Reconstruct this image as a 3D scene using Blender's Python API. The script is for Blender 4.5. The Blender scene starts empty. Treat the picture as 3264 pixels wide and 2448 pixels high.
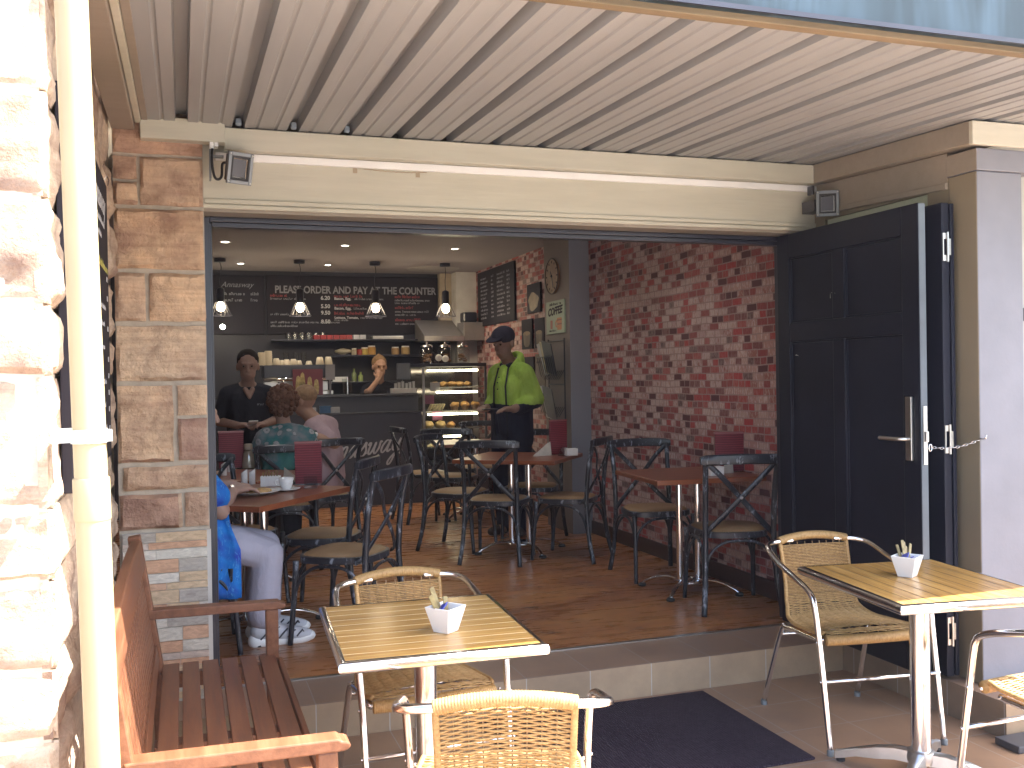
import bpy, math, random
from mathutils import Vector, Matrix, noise, Euler
R = math.radians
PI = math.pi
random.seed(7)
sc = bpy.context.scene
COL = sc.collection

# ------------------------------------------------------------------ helpers
class MB:
    """collects vertices and faces, then links them as ONE mesh object"""
    def __init__(s):
        s.v = []; s.f = []; s.M = Matrix()
    def add(s, vs, fs):
        n = len(s.v)
        s.v += [s.M @ Vector(p) for p in vs]
        s.f += [tuple(i + n for i in f) for f in fs]
        return s
    def box(s, lo, hi):
        x0, y0, z0 = lo; x1, y1, z1 = hi
        return s.add([(x0,y0,z0),(x1,y0,z0),(x1,y1,z0),(x0,y1,z0),(x0,y0,z1),(x1,y0,z1),(x1,y1,z1),(x0,y1,z1)],
                     [(0,3,2,1),(4,5,6,7),(0,1,5,4),(1,2,6,5),(2,3,7,6),(3,0,4,7)])
    def cbox(s, c, d, rot=None):
        M0 = s.M
        s.M = M0 @ Matrix.Translation(c) @ (rot.to_matrix().to_4x4() if rot else Matrix())
        s.box((-d[0]/2,-d[1]/2,-d[2]/2), (d[0]/2,d[1]/2,d[2]/2)); s.M = M0
        return s
    def bar(s, a, b, w, t, up=(0,0,1)):
        """rectangular bar from a to b: w across, t along the 'up' side"""
        a = Vector(a); b = Vector(b); d = (b - a).normalized(); u = Vector(up)
        sd = d.cross(u).normalized() * (w/2); uu = sd.cross(d).normalized() * (t/2)
        ps = [a-sd-uu, a+sd-uu, a+sd+uu, a-sd+uu, b-sd-uu, b+sd-uu, b+sd+uu, b-sd+uu]
        return s.add(ps, [(0,3,2,1),(4,5,6,7),(0,1,5,4),(1,2,6,5),(2,3,7,6),(3,0,4,7)])
    def tube(s, pts, r, n=8, closed=False, cap=True, flat=1.0, up=None):
        pts = [Vector(p) for p in pts]; m = len(pts)
        rs = list(r) if hasattr(r, '__len__') else [r]*m
        tg = []
        for i in range(m):
            if closed: t = pts[(i+1) % m] - pts[i-1]
            else: t = pts[min(i+1, m-1)] - pts[max(i-1, 0)]
            tg.append(t.normalized() if t.length > 1e-9 else Vector((0,0,1)))
        nrm = Vector(up) if up else (Vector((0,0,1)) if abs(tg[0].z) < .9 else Vector((1,0,0)))
        vs = []
        for i in range(m):
            nrm = nrm - tg[i]*nrm.dot(tg[i])
            if nrm.length < 1e-6: nrm = tg[i].orthogonal()
            nrm.normalize(); bn = tg[i].cross(nrm)
            for k in range(n):
                a = 2*PI*k/n
                vs.append(pts[i] + nrm*(math.cos(a)*rs[i]*flat) + bn*(math.sin(a)*rs[i]))
        fs = []
        for i in range(m if closed else m-1):
            j = (i+1) % m
            for k in range(n):
                k2 = (k+1) % n
                fs.append((i*n+k, i*n+k2, j*n+k2, j*n+k))
        if cap and not closed:
            fs.append(tuple(range(n-1, -1, -1))); fs.append(tuple((m-1)*n+k for k in range(n)))
        return s.add(vs, fs)
    def lathe(s, prof, c=(0,0,0), n=24, cap=True):
        vs = []; fs = []; m = len(prof)
        for r, z in prof:
            for k in range(n):
                a = 2*PI*k/n
                vs.append((c[0]+r*math.cos(a), c[1]+r*math.sin(a), c[2]+z))
        for i in range(m-1):
            for k in range(n):
                k2 = (k+1) % n
                fs.append((i*n+k, i*n+k2, (i+1)*n+k2, (i+1)*n+k))
        if cap:
            fs.append(tuple(range(n-1,-1,-1))); fs.append(tuple((m-1)*n+k for k in range(n)))
        return s.add(vs, fs)
    def ball(s, c, r, n=10, sq=(1,1,1)):
        m = max(5, n//2+1); prof = []
        vs = []; fs = []
        for i in range(m+1):
            t = PI*i/m
            for k in range(n):
                a = 2*PI*k/n
                vs.append((c[0]+r*sq[0]*math.sin(t)*math.cos(a), c[1]+r*sq[1]*math.sin(t)*math.sin(a), c[2]-r*sq[2]*math.cos(t)))
        for i in range(m):
            for k in range(n):
                k2 = (k+1) % n
                fs.append((i*n+k, i*n+k2, (i+1)*n+k2, (i+1)*n+k))
        return s.add(vs, fs)
    def caps(s, pts, rs, n=12):
        """a chain of tapered limbs with round joints, meant for remeshing"""
        pts = [Vector(p) for p in pts]
        for p, r in zip(pts, rs): s.ball(p, r, n)
        for a, b, ra, rb in zip(pts, pts[1:], rs, rs[1:]):
            if (b-a).length > 1e-4: s.tube([a, b], [ra, rb], n)
        return s
    def prism(s, poly, t, M=None):
        """poly in local xy, thickness t along local z"""
        M0 = s.M; s.M = M0 @ (M or Matrix()); n = len(poly)
        s.add([(x,y,0) for x,y in poly] + [(x,y,t) for x,y in poly],
              [tuple(range(n-1,-1,-1)), tuple(range(n,2*n))] + [(i,(i+1)%n,(i+1)%n+n,i+n) for i in range(n)])
        s.M = M0; return s
    def build(s, name, mat, parent=None, smooth=False, bevel=0, remesh=0, sub=0, auto=None):
        me = bpy.data.meshes.new(name); me.from_pydata([tuple(p) for p in s.v], [], s.f); me.validate(); me.update()
        o = bpy.data.objects.new(name, me); COL.objects.link(o)
        for m in (mat if isinstance(mat, (list, tuple)) else [mat]): me.materials.append(m)
        if parent: o.parent = parent
        if smooth:
            me.shade_smooth()
            if auto is not None: me.set_sharp_from_angle(angle=R(auto))
        if remesh:
            md = o.modifiers.new('r', 'REMESH'); md.mode = 'VOXEL'; md.voxel_size = remesh; md.use_smooth_shade = True
            ms = o.modifiers.new('s', 'SMOOTH'); ms.factor = .5; ms.iterations = 5
        if bevel:
            b = o.modifiers.new('b', 'BEVEL'); b.width = bevel; b.segments = 2; b.limit_method = 'ANGLE'; b.angle_limit = R(40)
        if sub:
            d = o.modifiers.new('d', 'SUBSURF'); d.levels = sub; d.render_levels = sub
        return o

def tag(o, label, cat, group=None, kind=None):
    if label: o['label'] = label
    if cat: o['category'] = cat
    if group: o['group'] = group
    if kind: o['kind'] = kind
    return o
def empty(name, loc=(0,0,0), rz=0, label=None, cat=None, group=None, kind=None):
    o = bpy.data.objects.new(name, None); COL.objects.link(o); o.empty_display_size = .05
    o.location = loc; o.rotation_euler = (0,0,rz)
    return tag(o, label, cat, group, kind)
def kids(o): return [c for c in bpy.data.objects if c.parent == o]
def dup(root, loc, rz=0, label=None):
    r = root.copy(); COL.objects.link(r); r.location = loc; r.rotation_euler = (0,0,rz)
    if label: r['label'] = label
    def rec(src, dst):
        for ch in KID[src.name]:
            c = ch.copy(); COL.objects.link(c); c.parent = dst
            rec(ch, c)
    rec(root, r); return r
KID = {}
def remember(root):
    KID[root.name] = kids(root)
    for k in KID[root.name]: remember(k)
def bez(p0, p1, p2, p3, n=12):
    p0, p1, p2, p3 = map(Vector, (p0,p1,p2,p3)); out = []
    for i in range(n+1):
        t = i/n; u = 1-t
        out.append(p0*u**3 + p1*3*u*u*t + p2*3*u*t*t + p3*t**3)
    return out
def spline(pts, n=8):
    """Catmull-Rom through pts"""
    P = [Vector(p) for p in pts]; out = []
    for i in range(len(P)-1):
        a = P[max(i-1,0)]; b = P[i]; c = P[i+1]; d = P[min(i+2,len(P)-1)]
        for k in range(n):
            t = k/n
            out.append(.5*((2*b) + (c-a)*t + (2*a-5*b+4*c-d)*t*t + (-a+3*b-3*c+d)*t**3))
    out.append(P[-1]); return out

# ------------------------------------------------------------------ materials
class N:
    def __init__(s, name):
        s.m = bpy.data.materials.new(name); s.m.use_nodes = True
        s.t = s.m.node_tree; s.t.nodes.clear()
        s.out = s.t.nodes.new('ShaderNodeOutputMaterial')
        s.b = s.n('ShaderNodeBsdfPrincipled'); s.l(s.b.outputs[0], s.out.inputs[0])
    def n(s, t, **k):
        x = s.t.nodes.new(t)
        for a, v in k.items(): setattr(x, a, v)
        return x
    def l(s, a, b): s.t.links.new(a, b)
    def coord(s, scale=(1,1,1), kind='Object', rot=(0,0,0), src=None):
        mp = s.n('ShaderNodeMapping'); mp.inputs['Scale'].default_value = scale; mp.inputs['Rotation'].default_value = rot
        if src is None: src = s.n('ShaderNodeTexCoord').outputs[kind]
        s.l(src, mp.inputs[0]); return mp.outputs[0]
    def noise(s, vec, scale=5, detail=4, rough=.55, dist=0):
        x = s.n('ShaderNodeTexNoise'); x.inputs['Scale'].default_value = scale; x.inputs['Detail'].default_value = detail
        x.inputs['Roughness'].default_value = rough; x.inputs['Distortion'].default_value = dist
        s.l(vec, x.inputs['Vector']); return x.outputs[0]
    def ramp(s, fac, stops, interp='LINEAR'):
        x = s.n('ShaderNodeValToRGB'); cr = x.color_ramp; cr.interpolation = interp
        while len(cr.elements) < len(stops): cr.elements.new(.5)
        for e, (p, c) in zip(cr.elements, stops):
            e.position = p; e.color = (*c, 1) if len(c) == 3 else c
        s.l(fac, x.inputs[0]); return x.outputs[0]
    def mix(s, fac, a, b, mode='MIX'):
        x = s.n('ShaderNodeMix', data_type='RGBA', blend_type=mode)
        if isinstance(fac, (int, float)): x.inputs[0].default_value = fac
        else: s.l(fac, x.inputs[0])
        for v, i in ((a, 6), (b, 7)):
            if isinstance(v, (tuple, list)): x.inputs[i].default_value = (*v[:3], 1)
            else: s.l(v, x.inputs[i])
        return x.outputs[2]
    def math(s, op, a, b=0.0):
        x = s.n('ShaderNodeMath', operation=op)
        for v, i in ((a,0),(b,1)):
            if isinstance(v, (int, float)): x.inputs[i].default_value = v
            else: s.l(v, x.inputs[i])
        return x.outputs[0]
    def island(s): return s.n('ShaderNodeNewGeometry').outputs['Random Per Island']
    def bump(s, h, strength=.3, dist=.01):
        x = s.n('ShaderNodeBump'); x.inputs['Strength'].default_value = strength; x.inputs['Distance'].default_value = dist
        s.l(h, x.inputs['Height']); s.l(x.outputs[0], s.b.inputs['Normal'])
    def set(s, col=None, rough=None, metal=None, spec=None):
        for v, k in ((col,'Base Color'),(rough,'Roughness'),(metal,'Metallic'),(spec,'Specular IOR Level')):
            if v is None: continue
            if isinstance(v, (int, float)): s.b.inputs[k].default_value = v
            elif isinstance(v, (tuple, list)): s.b.inputs[k].default_value = (*v[:3], 1)
            else: s.l(v, s.b.inputs[k])
        return s
def sh(c, k): return tuple(min(1, max(0, x*k)) for x in c)
def M_(name, col, rough=.5, metal=0, var=.12, scale=6, bump=0, bscale=60, stretch=(1,1,1), isl=0, spec=.5, rvar=.08):
    a = N(name); v = a.coord(stretch)
    f = a.noise(v, scale, 5)
    c = a.ramp(f, [(.3, sh(col, 1-var)), (.7, sh(col, 1+var))])
    if isl:
        i = a.ramp(a.island(), [(0, (1-isl,)*3), (1, (1+isl*.0+0,)*3)])
        c = a.mix(1, c, i, 'MULTIPLY')
    rr = a.math('ADD', rough-rvar/2, a.math('MULTIPLY', f, rvar))
    a.set(c, rr, metal, spec)
    if bump:
        a.bump(a.noise(v, bscale, 4), bump, .004)
    return a.m
def emit(name, col, s):
    a = N(name); a.b.inputs['Base Color'].default_value = (*col,1)
    a.b.inputs['Emission Color'].default_value = (*col,1); a.b.inputs['Emission Strength'].default_value = s
    return a.m
def glass(name, col=(1,1,1), rough=.0, ior=1.45):
    a = N(name); a.b.inputs['Transmission Weight'].default_value = 1; a.b.inputs['IOR'].default_value = ior
    a.set(col, rough); return a.m
def thin_glass(name, tint=(.9,.95,.93), refl=.12):
    a = N(name); tr = a.n('ShaderNodeBsdfTransparent'); tr.inputs[0].default_value = (*tint,1)
    gl = a.n('ShaderNodeBsdfGlossy'); gl.inputs['Roughness'].default_value = .03
    mx = a.n('ShaderNodeMixShader'); mx.inputs[0].default_value = refl
    a.l(tr.outputs[0], mx.inputs[1]); a.l(gl.outputs[0], mx.inputs[2]); a.l(mx.outputs[0], a.out.inputs[0]); return a.m

m = {}
def sandstone(name, cols, bscale=18, strata=.5):
    a = N(name); v = a.coord(); isl = a.island()
    base = a.ramp(isl, [(i/(len(cols)-1), c) for i, c in enumerate(cols)])
    off = a.n('ShaderNodeVectorMath', operation='ADD'); a.l(v, off.inputs[0])
    cmb = a.n('ShaderNodeCombineXYZ'); k = a.math('MULTIPLY', isl, 31.0)
    for i in range(3): a.l(k, cmb.inputs[i])
    a.l(cmb.outputs[0], off.inputs[1]); vv = off.outputs[0]
    n1 = a.noise(vv, 7, 8, .62)
    c = a.mix(1, base, a.ramp(n1, [(.28, (.46,.39,.37)), (.5, (.95,.93,.9)), (.70, (1.26,1.24,1.15))]), 'MULTIPLY')
    mp = a.n('ShaderNodeMapping'); mp.inputs['Scale'].default_value = (1.2,1.2,16); a.l(vv, mp.inputs[0])
    n2 = a.noise(mp.outputs[0], 2.2, 6, .6, .6)
    c = a.mix(strata, c, a.mix(1, c, a.ramp(n2, [(.35, (.66,.55,.52)), (.55, (1.05,1.03,1))]), 'MULTIPLY'))
    n3 = a.noise(vv, 3.1, 5)
    c = a.mix(a.ramp(n3, [(.5,(0,0,0)),(.72,(.55,.55,.55))]), c, (.30,.17,.145))
    a.set(c, .9, 0, .25)
    fine = a.noise(vv, 55, 7, .7)
    a.bump(a.math('ADD', a.math('MULTIPLY', a.noise(vv, bscale, 7, .65), 1.6), a.math('MULTIPLY', fine, .6)), .8, .022)
    return a.m
m['stone'] = sandstone('sandstone', [(.64,.45,.31),(.68,.52,.37),(.53,.35,.265),(.67,.53,.39),(.60,.41,.30)])
m['stone_pale'] = sandstone('pale_sandstone', [(.62,.50,.39),(.66,.56,.45),(.58,.45,.35)])
m['mortar'] = M_('mortar', (.43,.375,.30), .95, 0, .15, 20, .4, 90)
a = N('ledger_tile'); v = a.coord(); i_ = a.island()
c = a.ramp(i_, [(0,(.58,.56,.50)),(.2,(.42,.39,.35)),(.34,(.55,.345,.23)),(.5,(.62,.59,.53)),(.64,(.56,.43,.29)),(.8,(.50,.43,.38)),(.88,(.57,.375,.26))], 'CONSTANT')
c = a.mix(1, c, a.ramp(a.noise(a.coord((1,1,3)), 22, 6, .65, .8), [(.3,(.72,.7,.68)),(.65,(1.18,1.16,1.12))]), 'MULTIPLY')
a.set(c, .8, 0, .3); a.bump(a.noise(a.coord((1,1,2.2), rot=(0,.5,0)), 30, 6, .7, 1.2), .5, .01); m['ledger'] = a.m
def paintwood(name, col, rough=.5, var=.06):
    a = N(name); v = a.coord((1,9,9)); n = a.noise(v, 3, 6, .6); w = a.noise(a.coord((.4,1,1)), 1.6, 3)
    c = a.ramp(n, [(.3, sh(col, 1-var)), (.7, sh(col, 1+var))])
    c = a.mix(1, c, a.ramp(w, [(.3,(.88,.89,.86)),(.7,(1.05,1.04,1.06))]), 'MULTIPLY')
    a.set(c, rough, 0, .35); a.bump(a.noise(a.coord((1,22,22)), 5, 5, .6), .22, .004); return a.m
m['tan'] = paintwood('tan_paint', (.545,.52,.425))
m['tan_dark'] = paintwood('brown_tan_paint_and_shade', (.30,.255,.205))
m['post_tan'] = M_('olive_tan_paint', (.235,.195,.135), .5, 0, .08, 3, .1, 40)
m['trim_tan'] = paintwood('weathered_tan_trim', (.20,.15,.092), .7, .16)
a = N('roof_steel'); n = a.noise(a.coord((6,.6,6)), 2, 5); a.set(a.ramp(n, [(.3,(.285,.288,.29)),(.7,(.33,.332,.333))]), .42, 0, .45); m['roof'] = a.m
a = N('fascia_steel'); n = a.noise(a.coord((1.6,1,.35)), 1.8, 4, .6, .7)
a.set(a.ramp(n, [(.3,(.008,.017,.022)),(.5,(.016,.032,.042)),(.7,(.055,.095,.13))]), .38, 0, .3); m['fascia'] = a.m
m['column'] = M_('grey_blue_render', (.20,.205,.235), .6, 0, .1, 4, .15, 50)
m['black_paint'] = M_('navy_black_gloss', (.010,.0115,.021), .42, 0, .25, 3, .05, 25, spec=.22)
m['frame_black'] = M_('frame_black', (.022,.023,.036), .3, 0, .2, 4, spec=.6)
m['steel'] = M_('brushed_steel', (.62,.6,.57), .3, 1, .06, 8, stretch=(1,1,6))
m['chrome'] = M_('chrome', (.82,.82,.83), .09, 1, .03, 4, rvar=.04)
m['alu'] = M_('polished_aluminium', (.80,.80,.81), .15, 1, .05, 10, rvar=.12)
m['alu_cast'] = M_('cast_aluminium', (.62,.64,.66), .32, 1, .1, 14, .1, 50)
m['rubber'] = M_('black_rubber', (.015,.015,.017), .6)
m['white_plastic'] = M_('white_plastic', (.84,.84,.82), .35, 0, .04)
m['porcelain'] = M_('white_porcelain', (.80,.80,.79), .12, 0, .02)
m['pipe'] = M_('cream_painted_pipe', (.40,.33,.195), .35, 0, .1, 3, spec=.4)
m['pipe_clip'] = M_('galvanised_clip', (.6,.58,.52), .45, .5, .1)

# tiles : rectangular grid with grout, world coordinates
def tiles(name, col, grout, tw, th, off=(0,0,0), rough=.45, swz=None, var=.1):
    a = N(name); g = a.n('ShaderNodeNewGeometry').outputs['Position']
    sep = a.n('ShaderNodeSeparateXYZ'); a.l(g, sep.inputs[0]); cmb = a.n('ShaderNodeCombineXYZ')
    ax = swz or 'XY'
    for i, q in enumerate(ax):
        a.l(a.math('ADD', sep.outputs[q], off[i]), cmb.inputs[i])
    br = a.n('ShaderNodeTexBrick'); br.offset = 0; br.squash = 1
    br.inputs['Scale'].default_value = 1; br.inputs['Brick Width'].default_value = tw; br.inputs['Row Height'].default_value = th
    br.inputs['Mortar Size'].default_value = .0028; br.inputs['Mortar Smooth'].default_value = .3; br.inputs['Bias'].default_value = 0
    br.inputs['Color1'].default_value = (*sh(col,1-var),1); br.inputs['Color2'].default_value = (*sh(col,1+var),1); br.inputs['Mortar'].default_value = (*grout,1)
    a.l(cmb.outputs[0], br.inputs['Vector'])
    n = a.noise(a.coord(kind='Object'), 6, 6, .65); c = a.mix(1, br.outputs['Color'], a.ramp(n, [(.25,(.80,.79,.80)),(.75,(1.15,1.14,1.1))]), 'MULTIPLY')
    n2 = a.noise(a.coord(), 1.1, 4); c = a.mix(1, c, a.ramp(n2, [(.35,(.86,.86,.88)),(.6,(1.03,1.02,1))]), 'MULTIPLY')
    a.set(c, a.math('ADD', rough-.1, a.math('MULTIPLY', n, .25)), 0, .4)
    inv = a.math('SUBTRACT', 1.0, br.outputs['Fac'])
    a.bump(a.math('ADD', inv, a.math('MULTIPLY', a.noise(a.coord(), 40, 4), .12)), .5, .003); return a.m
m['tile'] = tiles('patio_tiles', (.335,.215,.14), (.34,.29,.245), .31, .31, (.12, .26, 0), .42)
m['tile_riser'] = tiles('step_tiles', (.37,.27,.18), (.45,.42,.38), .31, .6, (.12,.3,0), .45, 'XZ')
m['tile_side'] = tiles('plinth_tiles', (.31,.24,.18), (.45,.42,.38), .31, .6, (.03,.3,0), .45, 'YZ')
m['tile_tread'] = tiles('tread_tiles', (.30,.20,.14), (.31,.26,.22), .31, .34, (.12,-4.09+.34*13,0), .4)
m['concrete'] = M_('footpath_concrete', (.42,.41,.39), .85, 0, .12, 3, .3, 60)
m['asphalt'] = M_('asphalt', (.06,.06,.062), .9, 0, .2, 8, .4, 120)

a = N('stained_timber_floor'); v = a.coord((1,1,1))
n1 = a.noise(a.coord((.55,1.5,1), rot=(0,0,.5)), 1.7, 6, .62, .7); n2 = a.noise(a.coord((1.2,7,1), rot=(0,0,.35)), 3.2, 6, .65, .5)
c = a.ramp(n1, [(.26,(.13,.057,.034)),(.38,(.32,.128,.048)),(.55,(.43,.185,.063)),(.75,(.50,.245,.09))])
c = a.mix(.55, c, a.mix(1, c, a.ramp(n2, [(.3,(.5,.45,.45)),(.6,(1.1,1.1,1.1))]), 'MULTIPLY'))
n3 = a.noise(a.coord((.8,2.2,1), rot=(0,0,.4)), 2.6, 6, .7, .8); c = a.mix(a.ramp(n3, [(.60,(0,0,0)),(.70,(.75,.75,.75))]), c, (.03,.021,.025))
a.set(c, a.math('ADD', .16, a.math('MULTIPLY', n2, .25)), 0, .5); a.bump(n2, .08, .003); m['floor'] = a.m

# whitewashed brick wallpaper on the wall plane x = const (uses Y,Z)
a = N('brick_wallpaper'); g = a.n('ShaderNodeNewGeometry').outputs['Position']
sep = a.n('ShaderNodeSeparateXYZ'); a.l(g, sep.inputs[0]); cmb = a.n('ShaderNodeCombineXYZ')
wob = a.noise(a.coord((1,1,1)), 3.0, 3); wob2 = a.math('MULTIPLY', a.math('SUBTRACT', wob, .5), .02)
a.l(a.math('ADD', sep.outputs['Y'], a.math('MULTIPLY', a.math('SUBTRACT', a.noise(a.coord(), 22, 2), .5), .012)), cmb.inputs[0]); a.l(a.math('ADD', sep.outputs['Z'], wob2), cmb.inputs[1])
def brk(w, h, off, fr):
    br = a.n('ShaderNodeTexBrick'); br.offset = off; br.offset_frequency = 2; br.squash = .62; br.squash_frequency = fr
    br.inputs['Scale'].default_value = 1; br.inputs['Brick Width'].default_value = w; br.inputs['Row Height'].default_value = h
    br.inputs['Mortar Size'].default_value = .0042; br.inputs['Mortar Smooth'].default_value = .25
    br.inputs['Color1'].default_value = (0,0,0,1); br.inputs['Color2'].default_value = (1,1,1,1); br.inputs['Mortar'].default_value = (.5,.5,.5,1)
    a.l(cmb.outputs[0], br.inputs['Vector']); return br
b1 = brk(.112, .047, .47, 3)
idv = a.n('ShaderNodeSeparateColor'); a.l(b1.outputs['Color'], idv.inputs[0]); idf = idv.outputs[0]
brick_c = a.ramp(idf, [(0,(.20,.05,.05)),(.13,(.30,.17,.15)),(.24,(.085,.035,.04)),(.33,(.34,.21,.18)),(.45,(.27,.06,.055)),(.56,(.31,.19,.165)),(.66,(.14,.05,.05)),(.74,(.24,.10,.085)),(.82,(.33,.22,.19)),(.9,(.29,.045,.045)),(.96,(.10,.055,.055))], 'CONSTANT')
ww = a.noise(a.coord((1,2.6,.9)), 26, 6, .7, .4); wl = a.noise(a.coord(), 1.3, 3)
wash = a.ramp(a.math('ADD', ww, a.math('MULTIPLY', a.math('SUBTRACT', wl, .5), .35)), [(.44,(0,0,0)),(.54,(.88,.88,.88))])
wsel = a.ramp(idf, [(0,(.1,.1,.1)),(.13,(.85,.85,.85)),(.24,(.0,.0,.0)),(.33,(1,1,1)),(.45,(.2,.2,.2)),(.56,(.8,.8,.8)),(.66,(.2,.2,.2)),(.74,(.7,.7,.7)),(.9,(.1,.1,.1)),(.96,(.3,.3,.3))], 'CONSTANT')
c = a.mix(a.math('MULTIPLY', wash, wsel), brick_c, (.44,.36,.345))
c = a.mix(b1.outputs['Fac'], c, a.ramp(ww, [(.3,(.22,.15,.143)),(.7,(.30,.215,.20))]))
c = a.mix(1, c, a.ramp(a.noise(a.coord(), .9, 3), [(.3,(1.2,1.16,1.16)),(.7,(1.55,1.51,1.48))]), 'MULTIPLY')
a.set(c, .62, 0, .3); m['brickpaper'] = a.m

m['skirt'] = M_('dark_timber_skirting', (.05,.022,.016), .4, 0, .2, 5)
m['ceil'] = M_('ceiling_paint', (.27,.245,.25), .8, 0, .05, 1.5)
m['wall_in'] = M_('interior_wall', (.30,.26,.25), .8, 0, .08, 2)
m['dark_wall'] = M_('dark_back_wall', (.035,.035,.048), .6, 0, .2, 2)
m['pillar'] = M_('grey_pillar_paint', (.24,.25,.285), .55, 0, .06, 2)
m['pillar_side'] = M_('taupe_paint', (.20,.16,.145), .6, 0, .08, 2)
m['board'] = M_('menu_board_black', (.024,.022,.030), .7, 0, .15, 3, spec=.2)
m['ink'] = M_('white_lettering', (.55,.55,.56), .6, 0, .1, 20)
m['ink_dim'] = M_('grey_lettering', (.26,.26,.28), .6, 0, .2, 20)
m['ink_red'] = M_('red_lettering', (.30,.04,.05), .6, 0, .2, 20)
m['ink_yellow'] = M_('yellow_lettering', (.5,.45,.1), .6)
# ------------------------------------------------------------------ camera
F_PX, YAW, PITCH, ROLL, EYE = 3089.0, R(18.75), R(-.41), R(.95), 1.5
fw = Vector((math.sin(YAW)*math.cos(PITCH), math.cos(YAW)*math.cos(PITCH), math.sin(PITCH)))
rt0 = Vector((math.cos(YAW), -math.sin(YAW), 0)); up0 = rt0.cross(fw)
rt = math.cos(ROLL)*rt0 - math.sin(ROLL)*up0; upv = math.sin(ROLL)*rt0 + math.cos(ROLL)*up0
cd = bpy.data.cameras.new('camera'); cam = bpy.data.objects.new('camera', cd); COL.objects.link(cam)
cam.matrix_world = Matrix(((rt.x, upv.x, -fw.x, 0), (rt.y, upv.y, -fw.y, 0), (rt.z, upv.z, -fw.z, EYE), (0,0,0,1)))
cd.sensor_width = 36; cd.lens = 36*F_PX/3264; cd.clip_start = .05; cd.clip_end = 1000
sc.camera = cam

# ------------------------------------------------------------------ light
SUN = Vector((.966*math.cos(R(58)), -.259*math.cos(R(58)), math.sin(R(58)))).normalized()
ld = bpy.data.lights.new('sun', 'SUN'); ld.energy = 5.0; ld.angle = R(.5); ld.color = (1, .965, .91)
lo = bpy.data.objects.new('sun', ld); COL.objects.link(lo); lo.rotation_euler = SUN.to_track_quat('Z', 'Y').to_euler(); lo.location = (3, -2, 8)
w = bpy.data.worlds.new('World'); sc.world = w; w.use_nodes = True
nt = w.node_tree; bg = nt.nodes['Background']; sky = nt.nodes.new('ShaderNodeTexSky'); sky.sky_type = 'NISHITA'; sky.sun_disc = False
sky.sun_elevation = R(58); sky.sun_rotation = R(105); sky.dust_density = 3.5; sky.ozone_density = .6
nt.links.new(sky.outputs[0], bg.inputs[0]); bg.inputs[1].default_value = .15
vs_ = sc.view_settings; vs_.view_transform = 'Standard'; vs_.look = 'None'; vs_.exposure = 2.55; vs_.gamma = 1
cy = sc.cycles; cy.max_bounces = 10; cy.diffuse_bounces = 6; cy.glossy_bounces = 5; cy.transmission_bounces = 8; cy.transparent_max_bounces = 12
cy.sample_clamp_indirect = 6; cy.caustics_reflective = False; cy.caustics_refractive = False; cy.use_denoising = True

# ------------------------------------------------------------------ setting
def struct(name, mb, mat, **k):
    o = mb.build(name, mat, **k); o['kind'] = 'structure'; return o
struct('ground', MB().box((-90,-90,-.40),(90,90,-.30)), m['asphalt'])
hz = N('lens_veil_air'); hz.t.nodes.remove(hz.b); pv = hz.n('ShaderNodeVolumePrincipled'); pv.inputs['Color'].default_value = (.84,.84,1,1); pv.inputs['Density'].default_value = .0009; pv.inputs['Anisotropy'].default_value = 0; hz.l(pv.outputs[0], hz.out.inputs['Volume'])
ho = MB().box((-91,-91,-1.4),(91,91,3.7)).build('lens_veil_haze', hz.m); ho['kind'] = 'stuff'  # thin volume added to lift the blacks like lens veiling glare
struct('road', MB().box((-59,-13,-.29),(59,-4.2,-.16)), m['asphalt'])
struct('pavement', MB().box((-40,-4.2,-.29),(40,.55,-.012)), m['concrete'])
struct('patio_floor', MB().box((-3,.55,-.29),(9,4.10,0)), m['tile'])
struct('shop_floor', MB().box((-1.4,4.455,-.2),(3.34,11.6,.15)), m['floor'])
st = MB().box((-.3,4.08,-.1),(3.12,4.447,.150)); o = struct('entrance_step', st, [m['tile_tread'], m['tile_riser']])
for p in o.data.polygons:
    if abs(p.normal.y) > .5: p.material_index = 1
st = MB().box((3.122,3.06,-.1),(6.5,4.6,.151)); o = struct('side_step', st, [m['tile_tread'], m['tile_riser'], m['tile_side']])
for p in o.data.polygons:
    if abs(p.normal.y) > .5: p.material_index = 1
    elif abs(p.normal.x) > .5: p.material_index = 2
tag(MB().box((-.25,4.437,.1505),(3.10,4.462,.1545)).build('threshold_strip', m['steel']), 'thin worn metal strip edging the timber floor above the tiled step', 'trim')
struct('ceiling', MB().box((-1.4,4.6,2.75),(3.5,11.6,2.9)), m['ceil'])
def wall(name, mb, mat, label, **k): return tag(mb.build(name, mat, **k), label, 'wall', None, 'thing')

# right wall with whitewashed brick wallpaper
bw = wall('brick_wall', MB().box((3.31,4.60,.1),(3.5,11.6,2.85)), m['brickpaper'], 'interior wall papered in whitewashed red brick pattern')
MB().box((3.292,4.62,.152),(3.3095,7.64,.262)).build('skirting', m['skirt'], bw, bevel=.004)
MB().box((3.292,8.26,.152),(3.3095,10.2,.262)).build('skirting', m['skirt'], bw, bevel=.004)
pl = wall('wall_pillar', MB().box((3.125,7.652,.151),(3.318,8.25,2.749)), [m['pillar'], m['pillar_side']], 'plain grey painted pillar projecting from the brick papered wall', bevel=.004)
for p in pl.data.polygons:
    if abs(p.normal.x) > .5: p.material_index = 1
wall('back_wall', MB().box((-1.4,11.32,.1),(3.5,11.6,2.85)), m['dark_wall'], 'dark wall behind the cafe counter')
wall('inner_wall', MB().box((-1.6,4.6,.1),(-1.402,11.6,2.85)), m['wall_in'], 'plain interior side wall beyond the seated diners')
tag(MB().box((3.06,11.0,.151),(3.309,11.319,2.748)).build('white_duct_casing', M_('white_casing', (.62,.6,.57), .6), bevel=.004), 'tall white boxed casing in the corner behind the display case', 'casing')
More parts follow.
